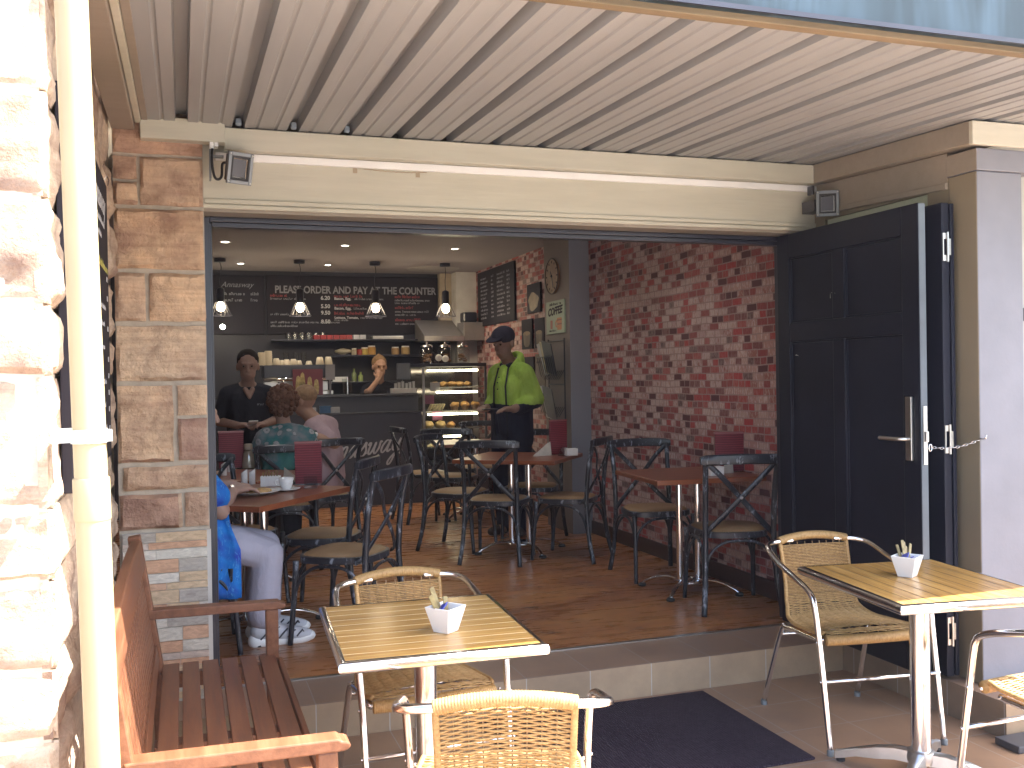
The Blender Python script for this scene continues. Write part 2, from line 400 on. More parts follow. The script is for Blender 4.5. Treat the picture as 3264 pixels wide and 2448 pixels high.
tag(MB().box((2.915,11.2,1.95),(3.058,11.319,2.748)).build('cream_wall_panel', M_('cream_panel', (.42,.35,.26), .7), bevel=.003), 'cream wall panel between the menu board and white casing', 'panel')

# ------------------------------------------------------------------ rock-faced masonry
def rock(mb, o, u, v, n, W, H, proud=.03, step=.014, seed=0, edge=.02):
    o = Vector(o); u = Vector(u); v = Vector(v); n = Vector(n)
    nx = max(4, int(W/step)); ny = max(4, int(H/step)); vs = []; fs = []
    sd = Vector((seed*7.3, seed*3.1, seed*1.7))
    for j in range(ny+1):
        for i in range(nx+1):
            a = W*i/nx; b = H*j/ny; p = o + u*a + v*b
            e = min(a, W-a, b, H-b)
            k = min(1, e/edge); k = k*k*(3-2*k)
            q = p + sd
            h = noise.fractal(q*7, 1.0, 2.0, 3)*.5 + .55 + .55*noise.noise(Vector((q.x*2.2, q.y*2.2, q.z*3)))
            h += .25*noise.noise(Vector((q.x*3, q.y*3, q.z*22)))
            h = round(h*5)/5*.45 + h*.55
            jit = (noise.noise_vector(q*16)*.007) if 0 < i < nx and 0 < j < ny else noise.noise_vector(q*9)*.006*(1 if (i in (0,nx)) != (j in (0,ny)) else 0)
            vs.append(p + n*(k*proud*max(.05, h)) + (u*jit.x + v*jit.z))
    w = nx+1
    for j in range(ny):
        for i in range(nx): fs.append((j*w+i, j*w+i+1, (j+1)*w+i+1, (j+1)*w+i))
    # thin skirt back into the wall
    ring = [i for i in range(w)] + [j*w+nx for j in range(1,ny+1)] + [ny*w+i for i in range(nx-1,-1,-1)] + [j*w for j in range(ny-1,0,-1)]
    b0 = len(vs); vs += [vs[i] - n*.02 for i in ring]; L = len(ring)
    for k in range(L):
        k2 = (k+1) % L; fs.append((ring[k2], ring[k], b0+k, b0+k2))
    mb.add(vs, fs)

# pier facing the patio, beside the opening
PX0, PX1, PY = -.262, .098, 4.345
pier = MB().box((PX0,PY+.004,.13),(PX1,4.60,2.62)).build('sandstone_pier', m['mortar'])
tag(pier, 'rough sandstone block pier beside the opening, pale ledger tiles below', 'pier', None, 'thing')
blk = MB()
X = lambda t: PX0 + (PX1-PX0)*t
def zz(S): return 1.5 - (S-1216)/3089*4.36    # block joints measured down the pier
rows = [(410,432,[(0,1)]),(436,536,[(0,1)]),(542,612,[(0,.27)]),(542,688,[(.29,1)]),(618,688,[(0,.27)]),(697,878,[(0,1)]),(888,1034,[(0,.34),(.37,1)]),(1044,1212,[(0,1)]),
        (1222,1454,[(0,.62)]),(1222,1316,[(.655,1)]),(1322,1452,[(.655,1)]),(1464,1536,[(.05,1)]),(1546,1652,[(.0,.70),(.72,1)])]
k = 0
for s0, s1, xs in rows:
    for a0, a1 in xs:
        k += 1
        rock(blk, (X(a0)+.003, PY-.006, zz(s1)+.003), (1,0,0), (0,0,1), (0,-1,0), X(a1)-X(a0)-.006, zz(s0)-zz(s1)-.006, random.uniform(.018,.036), seed=k, edge=.013)
blk.build('sandstone_face', m['stone'], pier, smooth=True, auto=35)
# rock face returning round the pier's right edge, beside the door frame
led = MB(); random.seed(3)
zt, zb = zz(1661), .152
MB().box((PX0+.01,PY-.012,zb),(PX1+.004,PY+.003,zt)).build('tile_backing', M_('tile_grout', (.50,.48,.44), .9), pier)
z = zt
while z > zb+.012:
    h = min(random.choice((.03,.042,.05,.058)), z-zb); x = PX0+.012
    while x < PX1-.02:
        L = random.choice((.10,.13,.17,.22))
        if x+L > PX1-.045: L = PX1-.012-x
        d = random.uniform(.0,.006)
        led.box((x+.0008,PY-.016-d,z-h+.0012),(x+L-.0008,PY-.0122,z-.0012)); x += L
    z -= h
led.build('ledger_tile', m['ledger'], pier, bevel=.0012)

# the long side wall, its near end facing the street in full sun
SX, SY = -.29, 2.40
sw = MB().box((-4,SY-.006,-.1),(SX-.004,4.605,3.4)).build('sandstone_wall', M_('pale_mortar', (.60,.52,.42), .95, 0, .15, 20, .4, 90))
tag(sw, 'rock-faced sandstone side wall, its sunlit end behind the cream downpipe', 'wall', None, 'thing')
f = MB(); random.seed(11); z = 0.0; k = 40
while z < 3.2:
    h = random.choice((.16,.2,.24,.3)); x = SX+.012
    while x > -1.7:
        L = random.uniform(.25,.5); k += 1
        rock(f, (x-L+.002,SY,z+.002), (1,0,0), (0,0,1), (0,-1,0), L-.004, h-.004, random.uniform(.016,.032), step=.016, seed=k, edge=.014); x -= L
    y = SY-.012; 
    while y < 4.30:
        L = random.uniform(.22,.5); L = min(L, 4.335-y) if 4.335-y-L > .12 else 4.335-y; k += 1
        rock(f, (SX,y+.004,z+.004), (0,1,0), (0,0,1), (1,0,0), L-.008, h-.008, random.uniform(.026,.05) if y < 2.46 or y > 3.85 else .02, step=.018, seed=k, edge=.03); y += L
    z += h
f.build('rock_face', m['stone_pale'], sw, smooth=True, auto=35)

# grey-blue column and the wall it ends, beyond the folded doors
co = wall('grey_column', MB().box((3.205,3.262,.1515),(3.452,3.42,2.345)), [m['column'], m['post_tan']], 'grey-blue rendered column with scuffed paint at the end of the folded doors', bevel=.006)
for p in co.data.polygons:
    if p.normal.x < -.5: p.material_index = 1
ch_o = MB().box((3.200,3.256,2.3465),(3.53,3.431,2.440)).build('column_head', [m['column'], m['tan_dark']], co, bevel=.004)
for p in ch_o.data.polygons:
    if p.normal.x < -.5: p.material_index = 1
MB().box((3.26,3.0535,.02),(3.55,3.0595,.150)).build('bare_patch', M_('bare_render_patch', (.42,.40,.37), .9, 0, .4, 14, .6, 60), co)
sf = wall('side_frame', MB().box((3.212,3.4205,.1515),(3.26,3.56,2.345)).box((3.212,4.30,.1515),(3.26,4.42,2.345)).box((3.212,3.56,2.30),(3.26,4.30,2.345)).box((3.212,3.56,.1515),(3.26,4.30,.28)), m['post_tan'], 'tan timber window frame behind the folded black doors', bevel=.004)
MB().box((3.23,3.56,.28),(3.236,4.30,2.30)).build('window_pane', M_('pale_green_pane', (.50,.56,.42), .25, 0, .05, 2), sf)
sb = wall('neighbour_wall', MB().box((3.455,3.50,.1515),(6.5,3.6,2.6)), M_('pale_render', (.42,.42,.38), .8), 'pale rendered wall beyond the grey-blue column')
MB().box((3.50,3.485,1.10),(3.9,3.499,1.16)).box((3.50,3.485,1.72),(3.9,3.499,1.78)).build('window_ledge', m['frame_black'], sb)
MB().box((3.47,3.47,2.05),(3.62,3.499,2.25)).build('wall_lamp_box', m['frame_black'], sb)

# ------------------------------------------------------------------ patio roof
def rz_(y): return 2.592 + .0374*(y-4.35)
roof = empty('patio_roof', (0,0,0), 0, 'ribbed cream steel patio roof with dark blue fascia along its street edge', 'roof')
prof = []; xs0 = .013 - .2305
k = 0
for k in range(36):
    x0 = xs0 + .2305*k           # groove centre
    prof += [(x0-.026,0),(x0-.020,.046),(x0+.020,.046),(x0+.026,0)]
    for q in (.075,.155):
        prof += [(x0+q-.009,0),(x0+q-.003,.0055),(x0+q+.003,.0055),(x0+q+.009,0)]
prof = [p for p in prof if p[0] > -.2]
vs = []; fs = []
Y0, Y1 = 2.455, 4.40
for y in (Y0, Y1):
    for px, pz in prof: vs.append((px, y, rz_(y)+pz))
n = len(prof)
for i in range(n-1): fs.append((i, n+i, n+i+1, i+1))
dk = MB().add(vs, fs); dk.build('ribbed_decking', m['roof'], roof)
# upper skin of the roof, so no daylight leaks through
MB().add([(-.2,Y0,rz_(Y0)+.06),(8.2,Y0,rz_(Y0)+.06),(8.2,Y1+.3,rz_(Y1)+.06),(-.2,Y1+.3,rz_(Y1)+.06)],[(0,1,2,3)]).build('top_sheet', m['roof'], roof)
MB().box((-.2,2.412,rz_(2.43)-.012),(8.2,2.452,rz_(2.43)+.075)).build('front_trim', m['trim_tan'], roof, bevel=.003)
MB().box((-.2,2.372,rz_(2.43)+.004),(8.2,2.409,rz_(2.43)+.215)).build('fascia_panel', m['fascia'], roof, bevel=.004)
MB().box((-.2,2.362,rz_(2.43)-.002),(8.2,2.371,rz_(2.43)+.012)).build('drip_edge', m['frame_black'], roof)
for x in (.2435,.474,.7045): MB().box((x-.012,4.270,rz_(4.28)+.001),(x+.012,4.300,rz_(4.28)+.030)).build('foam_closer', M_('blue_foam', (.22,.27,.32), .9), roof, bevel=.006)
# side beams follow the slope
def slope_box(x0, x1, y0, y1, dz0, dz1):
    return MB().add([(x0,y0,rz_(y0)+dz0),(x1,y0,rz_(y0)+dz0),(x1,y1,rz_(y1)+dz0),(x0,y1,rz_(y1)+dz0),(x0,y0,rz_(y0)+dz1),(x1,y0,rz_(y0)+dz1),(x1,y1,rz_(y1)+dz1),(x0,y1,rz_(y1)+dz1)],
                    [(0,3,2,1),(4,5,6,7),(0,1,5,4),(1,2,6,5),(2,3,7,6),(3,0,4,7)])
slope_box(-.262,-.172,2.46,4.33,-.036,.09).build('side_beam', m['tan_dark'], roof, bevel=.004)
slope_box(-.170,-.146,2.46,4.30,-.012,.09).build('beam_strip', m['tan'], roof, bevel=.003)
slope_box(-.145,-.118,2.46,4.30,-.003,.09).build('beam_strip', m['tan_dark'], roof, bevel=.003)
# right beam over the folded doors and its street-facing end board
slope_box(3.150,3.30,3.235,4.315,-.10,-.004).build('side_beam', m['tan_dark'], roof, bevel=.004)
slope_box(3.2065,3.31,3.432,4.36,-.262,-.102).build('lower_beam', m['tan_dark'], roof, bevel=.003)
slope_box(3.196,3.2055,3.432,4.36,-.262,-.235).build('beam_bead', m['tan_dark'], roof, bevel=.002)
MB().box((3.138,3.212,2.443),(6,3.234,2.540)).build('end_board', m['tan'], roof, bevel=.003)

# ------------------------------------------------------------------ timber header over the opening
hd = empty('timber_header', (0,0,0), 0, 'cream painted timber header boards above the wide opening', 'header')
MB().box((.186,4.305,2.490),(3.30,4.36,2.585)).build('ledger_beam', m['tan'], hd, bevel=.004)
MB().box((-.150,4.275,2.513),(.187,4.344,2.604)).build('end_block', m['tan'], hd, bevel=.004)
MB().box((.09,4.385,2.262),(3.32,4.44,2.53)).build('header_board', m['tan'], hd, bevel=.003)
MB().box((.085,4.372,2.250),(3.32,4.3845,2.268)).box((.10,4.374,2.272),(3.32,4.3845,2.292)).build('moulding', m['tan'], hd, bevel=.003)
MB().box((.09,4.386,2.236),(3.32,4.60,2.261)).build('soffit', m['tan_dark'], hd)  # darker brown here paints in the shade under the header
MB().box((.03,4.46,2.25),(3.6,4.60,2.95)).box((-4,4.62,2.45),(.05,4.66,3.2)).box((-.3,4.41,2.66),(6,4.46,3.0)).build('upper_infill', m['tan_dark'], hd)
MB().tube([(.74+i*.012,4.3835,2.462-.012*math.sin(i*.09)-(.002 if i%2 else 0)) for i in range(30)], .0022, 5).box((.745,4.383,2.435),(.765,4.3855,2.458)).box((1.035,4.383,2.43),(1.055,4.3855,2.453)).build('old_sealant', M_('old_sealant', (.36,.29,.2), .9), hd)
tag(MB().box((.150,4.362,2.457),(3.255,4.3835,2.490)).build('cable_conduit', m['white_plastic'], bevel=.003), 'long white cable conduit running along the top of the header', 'conduit')

# black frame
fr = empty('opening_surround', (0,0,0), 0, 'slim black metal frame lining the cafe opening', 'frame', None, 'thing')
MB().box((.100,4.50,.1515),(.124,4.58,2.232)).box((.124,4.52,.1515),(.134,4.57,2.21)).build('left_jamb', m['frame_black'], fr, bevel=.002)
MB().box((.124,4.50,2.212),(3.10,4.58,2.2345)).box((.134,4.512,2.190),(3.10,4.57,2.2118)).build('head', m['frame_black'], fr, bevel=.003)
MB().box((3.10,4.46,.1515),(3.20,4.60,2.234)).build('right_jamb', m['frame_black'], fr, bevel=.003)
# ------------------------------------------------------------------ downpipe, menu board, lights outside
PXC, PYC = -.163, 2.245
dp = empty('downpipe', (PXC,PYC,0), 0, 'cream painted downpipe with clip and lower sleeve in front of the sandstone wall', 'pipe'); dp.rotation_euler = (0, R(-1.15), 0)
MB().lathe([(.0335,1.25),(.0335,3.3)], n=28).build('upper_pipe', m['pipe'], dp, smooth=True, auto=40)
MB().lathe([(.0350,0),(.0350,1.24)], n=28).build('lower_pipe', m['pipe'], dp, smooth=True, auto=40)
MB().lathe([(.0362,1.21),(.0374,1.214),(.0374,1.297),(.0362,1.301)], n=28).build('sleeve', m['pipe'], dp, smooth=True, auto=40)
cl = MB().lathe([(.0340,1.375),(.0372,1.375),(.0372,1.404),(.0340,1.404)], n=28)
cl.box((-.075,.0,1.377),(-.030,.16,1.402)).box((.036,-.012,1.377),(.046,-.002,1.402))
cl.build('pipe_clip', m['pipe_clip'], dp, smooth=True, auto=40)

bd = tag(MB().box((-.282,2.57,1.235),(-.256,3.90,2.235)).build('menu_chalkboard', m['board'], bevel=.003), 'black menu board hung on the sandstone side wall behind the downpipe', 'menu board')
def text(body, size, M, mat, name, parent=None, ext=.0006, shear=0, align='LEFT', bold=0):
    cu = bpy.data.curves.new(name, 'FONT'); cu.body = body; cu.size = size; cu.extrude = ext; cu.shear = shear; cu.align_x = align; cu.offset = bold; cu.resolution_u = 3
    o = bpy.data.objects.new('tmp', cu); COL.objects.link(o)
    bpy.context.view_layer.update()
    me = bpy.data.meshes.new_from_object(o.evaluated_get(bpy.context.evaluated_depsgraph_get()))
    bpy.data.objects.remove(o); me.transform(M); me.materials.clear(); me.materials.append(mat); me.name = name
    t = bpy.data.objects.new(name, me); COL.objects.link(t)
    if parent: t.parent = parent
    return t
def frame_M(o, u, v):
    u = Vector(u).normalized(); v = Vector(v).normalized(); n = u.cross(v)
    return Matrix(((u.x,v.x,n.x,o[0]),(u.y,v.y,n.y,o[1]),(u.z,v.z,n.z,o[2]),(0,0,0,1)))
def squiggles(mb, o, u, v, n, L, h, seed):
    """a line of hand lettering too small to read: short irregular strokes"""
    r = random.Random(seed); o = Vector(o); u = Vector(u); v = Vector(v); n = Vector(n); x = 0
    while x < L:
        wl = r.uniform(2, 7)*h*.62; e = min(L, x+wl); q = x
        while q < e-h*.2:
            cw = h*r.uniform(.28,.5); hh = h*r.choice((.62,.66,.7,1.0))
            p = o + u*q; t = h*.16
            k = r.random()
            def bx(a0, b0, a1, b1):
                P = [p+u*a0+v*b0, p+u*a1+v*b0, p+u*a1+v*b1, p+u*a0+v*b1]
                mb.add(P + [x_+n*.0006 for x_ in P], [(4,5,6,7),(0,4,7,3),(0,1,5,4),(1,2,6,5),(2,3,7,6)])
            bx(0, 0, t, hh)
            if k < .75: bx(t, hh*.85-t*.5, cw, hh*.85+t*.5)
            if k > .3: bx(t, 0, cw, t)
            if k > .15 and k < .8: bx(cw-t*.6, t, cw+t*.4, hh*.8)
            q += cw + h*.16
        x = e + h*.42
BX = -.2555
ml = MB()
for i, (zq, L, yq, h) in enumerate([(2.05,.55,3.2,.022),(2.0,.3,3.3,.02),(1.76,.28,3.45,.018),(1.70,.22,3.45,.018),(1.62,.25,3.4,.018),(1.5,.3,3.4,.018),(1.42,.26,3.4,.018),(1.34,.3,3.4,.018),(1.29,.2,3.4,.018)]):
    squiggles(ml, (BX,yq,zq), (0,1,0), (0,0,1), (1,0,0), L, h, i)
ml.build('chalk_lettering', m['ink'], bd)
text('Annasway', .12, frame_M((BX,3.30,2.10), (0,1,0), (0,0,1)), m['ink'], 'script_title', bd, shear=.35)
yl = MB(); squiggles(yl, (BX,3.35,1.90), (0,1,0), (0,0,1), (1,0,0), .5, .03, 91); yl.build('yellow_lettering', m['ink_yellow'], bd)
pt = MB()
for z in (1.87,1.80,1.69,1.58,1.52,1.46,1.40,1.33,1.29): pt.box((BX-.0004,3.80,z),(BX+.0008,3.84,z+.018))
pt.build('price_stickers', m['ink'], bd)
MB().tube([(-.262,3.82,2.235),(-.25,3.84,2.262),(-.245,3.86,2.25),(-.25,3.87,2.232)], .002, 6).build('hook', m['chrome'], bd)

def floodlight(loc, rz, pitch, label, roll=0):
    t = empty('floodlight', loc, 0, label, 'floodlight', 'LED floodlights at the ends of the header')
    Q = Matrix.Rotation(rz,4,'Z') @ Matrix.Rotation(pitch,4,'X') @ Matrix.Rotation(roll,4,'Y')
    def mb(): x = MB(); x.M = Q; return x
    gm = m['flood_grey']
    mb().box((-.047,.0,-.055),(.047,.035,.055)).box((-.036,.035,-.046),(.036,.055,.046)).build('housing', m['flood_dark'], t, bevel=.004)
    fr_ = mb()
    for lo, hi in (((-.056,-.014,-.066),(-.042,.0,.066)),((.042,-.014,-.066),(.056,.0,.066)),((-.0415,-.014,-.066),(.0415,.0,-.050)),((-.0415,-.014,.050),(.0415,.0,.066))): fr_.box(lo,hi)
    fr_.build('bezel', gm, t, bevel=.002)
    k = mb()
    for lo, hi in (((-.042,-.012,-.050),(-.034,-.001,.050)),((.034,-.012,-.050),(.042,-.001,.050)),((-.034,-.012,-.050),(.034,-.001,-.041)),((-.034,-.012,.041),(.034,-.001,.050))): k.box(lo,hi)
    k.build('gasket', m['rubber'], t)
    a_ = [(-.0335,-.004,-.0405),(.0335,-.004,-.0405),(.0335,-.004,.0405),(-.0335,-.004,.0405)]; b_ = [(-.011,.022,-.011),(.011,.022,-.011),(.011,.022,.011),(-.011,.022,.011)]
    mb().add(a_+b_, [(0,1,5,4),(1,2,6,5),(2,3,7,6),(3,0,4,7),(4,5,6,7)]).build('reflector', m['reflector'], t)
    mb().box((-.0105,.0150,-.0105),(.0105,.0212,.0105)).build('chip', M_('led_phosphor', (.80,.50,.06), .6), t)
    sc_ = mb()
    for a in (-1,1):
        for b in (-1,1): sc_.ball((a*.049,-.015,b*.058), .0042, 8)
    sc_.build('screws', m['steel'], t)
    return t
m['reflector'] = M_('satin_reflector', (.92,.92,.90), .22, .9, .02)
m['flood_grey'] = M_('floodlight_grey', (.20,.215,.225), .45, .3, .06)
m['flood_dark'] = M_('floodlight_dark', (.085,.085,.095), .5, .2, .1)
f1 = floodlight((.240,4.235,2.398), R(24), R(14), 'LED floodlight tilted beside the sandstone pier, U-shaped cable beside it', R(0))
MB().box((-.115,.045,.085),(-.10,.10,.128)).box((-.096,.05,.10),(-.08,.1,.128)).build('junction_box', m['white_plastic'], f1, bevel=.002)
MB().tube(spline([(-.105,.04,.085),(-.108,.03,.03),(-.10,.03,-.03),(-.085,.03,-.045),(-.07,.03,-.03),(-.066,.03,.02),(-.05,.04,.03)],6), .0055, 8).build('cable', m['rubber'], f1, smooth=True)
MB().box((-.112,.03,.05),(-.06,.06,.058)).box((-.118,.045,-.04),(-.110,.10,.085)).build('bracket', m['flood_grey'], f1)
f2 = floodlight((3.155,4.20,2.365), R(-30), R(3), 'LED floodlight facing straight out beside the folded black doors', R(0))
MB().box((-.04,.056,-.03),(.03,.16,.03)).box((-.005,.12,.07),(.01,.16,.115)).build('bracket', m['flood_dark'], f2)

# ------------------------------------------------------------------ folded black doors
def door_leaf(name, x0, x1, y0, y1, z0, z1, parent):
    """panelled leaf lying along y; recessed panels on both faces"""
    b = MB(); st = .105; my = (y0+y1)/2+.02; mid = .045; zs = [z0, z0+.24, 1.66, 1.76, z1-.13, z1]
    b.box((x0,y0,z0),(x1,y0+st,z1)).box((x0,y1-st,z0),(x1,y1,z1))
    b.box((x0,y0+st,z0),(x1,y1-st,zs[1])).box((x0,y0+st,zs[4]),(x1,y1-st,z1)).box((x0,y0+st,zs[2]),(x1,y1-st,zs[3]))
    for a, c in ((zs[1],zs[2]),(zs[3],zs[4])): b.box((x0,my-mid,a),(x1,my+mid,c))
    o = b.build(name, m['black_paint'], parent, bevel=.004)
    xm = (x0+x1)/2
    for a, c in ((zs[1],zs[2]),(zs[3],zs[4])):
        for p, q in ((y0+st,my-mid),(my+mid,y1-st)):
            MB().box((xm-.006,p,a),(xm+.006,q,c)).build('door_panel', m['black_paint'], o)
            MB().box((xm-.012,p,a),(x0+.014,p+.010,c)).box((xm-.012,q-.010,a),(x0+.014,q,c)).box((xm-.012,p+.010,a),(x0+.014,q-.010,a+.010)).box((xm-.012,p+.010,c-.010),(x0+.014,q-.010,c)).build('panel_bead', m['black_paint'], o, bevel=.002)
    return o
dr = empty('folding_door', (0,0,0), 0, 'pair of black panelled doors folded back against the side frame', 'door', None, 'thing')
l1 = door_leaf('door_leaf', 3.02, 3.06, 3.405, 4.455, .172, 2.226, dr)
l2 = door_leaf('door_leaf', 3.106, 3.146, 3.36, 4.40, .172, 2.222, dr)
MB().box((3.0225,3.402,.175),(3.0575,3.4048,2.223)).build('edge_strip', M_('sky_lit_door_edge', (.10,.125,.15), .3, 0, .3, 3), l1, bevel=.002)  # paler edge colour has the sky's reflection painted in
MB().box((3.147,3.352,.176),(3.166,4.38,2.218)).build('edge_stop', m['black_paint'], l2, bevel=.003)
for z in (2.03, 1.20, .37):
    h = MB()
    h.box((3.108,3.354,z-.06),(3.1125,3.3595,z+.06)).box((3.1125,3.354,z+.035),(3.128,3.3595,z+.06)).box((3.1125,3.354,z-.06),(3.128,3.3595,z-.035)).box((3.134,3.347,z-.035),(3.144,3.3515,z+.035))
    h.tube([(3.130,3.350,z-.064),(3.130,3.350,z+.064)], .0048, 10)
    h.build('hinge', m['steel'], l2)
MB().box((3.005,3.445,1.105),(3.0198,3.482,1.385)).build('handle_plate', m['steel'], l1, bevel=.003)
MB().tube(spline([(3.008,3.463,1.20),(2.985,3.464,1.20),(2.970,3.473,1.20),(2.963,3.495,1.20),(2.960,3.595,1.20)],5), .0085, 10).build('lever_handle', m['steel'], l1, smooth=True)
MB().box((3.030,3.396,1.09),(3.050,3.4015,1.345)).box((3.033,3.384,1.19),(3.047,3.3955,1.235)).build('lock_faceplate', m['steel'], l1, bevel=.001)
ch = MB(); A = Vector((3.066,3.398,1.165)); B = Vector((3.203,3.252,1.205))
ch.tube([A+Vector((.008*math.cos(t*.7), 0, .016*math.sin(t*.7)-.002)) for t in range(9)], .0032, 6, closed=True)
for i in range(1, 13):
    t = i/13; p = A.lerp(B, t) + Vector((0,0,-.03*math.sin(PI*t)*.6)); d = (B-A).normalized()
    s_ = Vector((0,0,1)) if i % 2 else d.cross(Vector((0,0,1))).normalized()
    ch.tube([p + d*(.008*math.cos(q)) + s_*(.0046*math.sin(q)) for q in [k*PI/4 for k in range(8)]], .0015, 5, closed=True)
ch.tube([B+Vector((0,.01,0)), B+Vector((0,-.012,0)), B+Vector((.001,-.022,.002)), B+Vector((.002,-.024,.018))], .003, 6)
ch.build('door_chain', m['chrome'], l1, smooth=True)
flk = MB()
for yy, zz_, a, b in ((3.99,1.885,.012,.004),(4.005,1.86,.004,.03),(3.97,1.88,.004,.006),(4.27,1.585,.035,.008)):
    flk.add([(3.0192,yy,zz_),(3.0192,yy+a,zz_+.004),(3.0192,yy+a*.6,zz_+b)],[(0,1,2)]).add([(3.0345,yy,zz_),(3.0345,yy+a,zz_+.004),(3.0345,yy+a*.6,zz_+b)],[(0,1,2)])
flk.build('paint_chip', M_('bare_paint_chip', (.5,.5,.42), .7), l1)

# ------------------------------------------------------------------ timber bench
a = N('bench_timber'); v = a.coord((14,1.1,14)); n1 = a.noise(v, 2.4, 7, .65, .4); n2 = a.noise(a.coord((40,2.5,40)), 4, 4)
c = a.ramp(n1, [(.28,(.115,.045,.021)),(.5,(.185,.074,.035)),(.75,(.25,.115,.058))])
c = a.mix(1, c, a.ramp(a.island(), [(0,(.84,.82,.82)),(1,(1.12,1.1,1.1))]), 'MULTIPLY')
a.set(c, a.math('ADD', .34, a.math('MULTIPLY', n1, .22)), 0, .45); a.bump(n2, .16, .004); m['bench'] = a.m
be = empty('garden_bench', (0,0,0), 0, 'brown slatted timber bench with armrests against the sandstone wall', 'bench')
BY0, BY1 = 2.30, 3.87
# seat slats run along the bench
for i in range(6):
    x0 = -.090 + i*.0695
    MB().box((x0,BY0+.02,.430),(x0+.0585,BY1-.02,.447)).build('seat_slat', m['bench'], be, bevel=.003)
for y0_, y1_ in ((BY0+.06,BY0+.095),(3.03,3.10),(BY1-.095,BY1-.06)): MB().box((-.10,y0_,.375),(.322,y1_,.4285)).build('seat_bearer', m['bench'], be, bevel=.002)
MB().box((.324,BY0+.065,.365),(.343,BY1-.065,.442)).build('front_rail', m['bench'], be, bevel=.004)
def bk(t, off=0): return Vector((-.105-.085*t + off, 0, .40+.545*t))     # back plane, t from seat to top
# slightly arched top rail, bottom rail, vertical slats, stiles
n_ = 14; top = MB(); vs = []; fs = []
for i in range(n_+1):
    y = BY0 + (BY1-BY0)*i/n_; u = 2*i/n_-1; zt_ = .945 - .02*u*u - (.02 if abs(u) > .98 else 0)
    for xx, z in ((-.172,.83),(-.144,.83),(-.158,zt_),(-.190,zt_)): vs.append((xx,y,z))
for i in range(n_):
    for k in range(4): fs.append((i*4+k, i*4+(k+1)%4, i*4+4+(k+1)%4, i*4+4+k))
fs += [(3,2,1,0), tuple(n_*4+k for k in range(4))]
top.add(vs, fs).build('back_top_rail', m['bench'], be, bevel=.004)
MB().bar((-.118,BY0+.05,.50),(-.118,BY1-.05,.50),.026,.055,(-.15,0,1)).build('back_bottom_rail', m['bench'], be, bevel=.003)
sl = 20
for i in range(sl):
    y = BY0+.115 + (BY1-BY0-.23)*i/(sl-1)
    MB().bar((-.122,y,.525),(-.165,y,.832),.046,.012,(1,0,.14)).build('back_slat', m['bench'], be, bevel=.002)
for y in (BY0+.025, BY1-.025):
    MB().bar((-.095,y,0),(-.105,y,.42),.05,.045,(1,0,0)).bar((-.105,y,.41),(-.182,y,.935),.05,.045,(1,0,.14)).build('rear_leg', m['bench'], be, bevel=.005)
    MB().box((.285,y-.024,0),(.332,y+.024,.622)).build('front_leg', m['bench'], be, bevel=.005)
    # armrest with rounded nose
    A_ = [(-.135,.625),(.335,.622)] + [(.340+.022*math.sin(q), .634-.012*math.cos(q)-.0+.0) for q in [k*PI/6 for k in range(0,7)]] + [(.335,.652),(-.14,.660)]
    x = MB(); x.prism([(p[0], p[1]) for p in A_], .062, Matrix(((1,0,0,0),(0,0,-1,y+.031),(0,1,0,0),(0,0,0,1)))); x.build('armrest', m['bench'], be, bevel=.004)

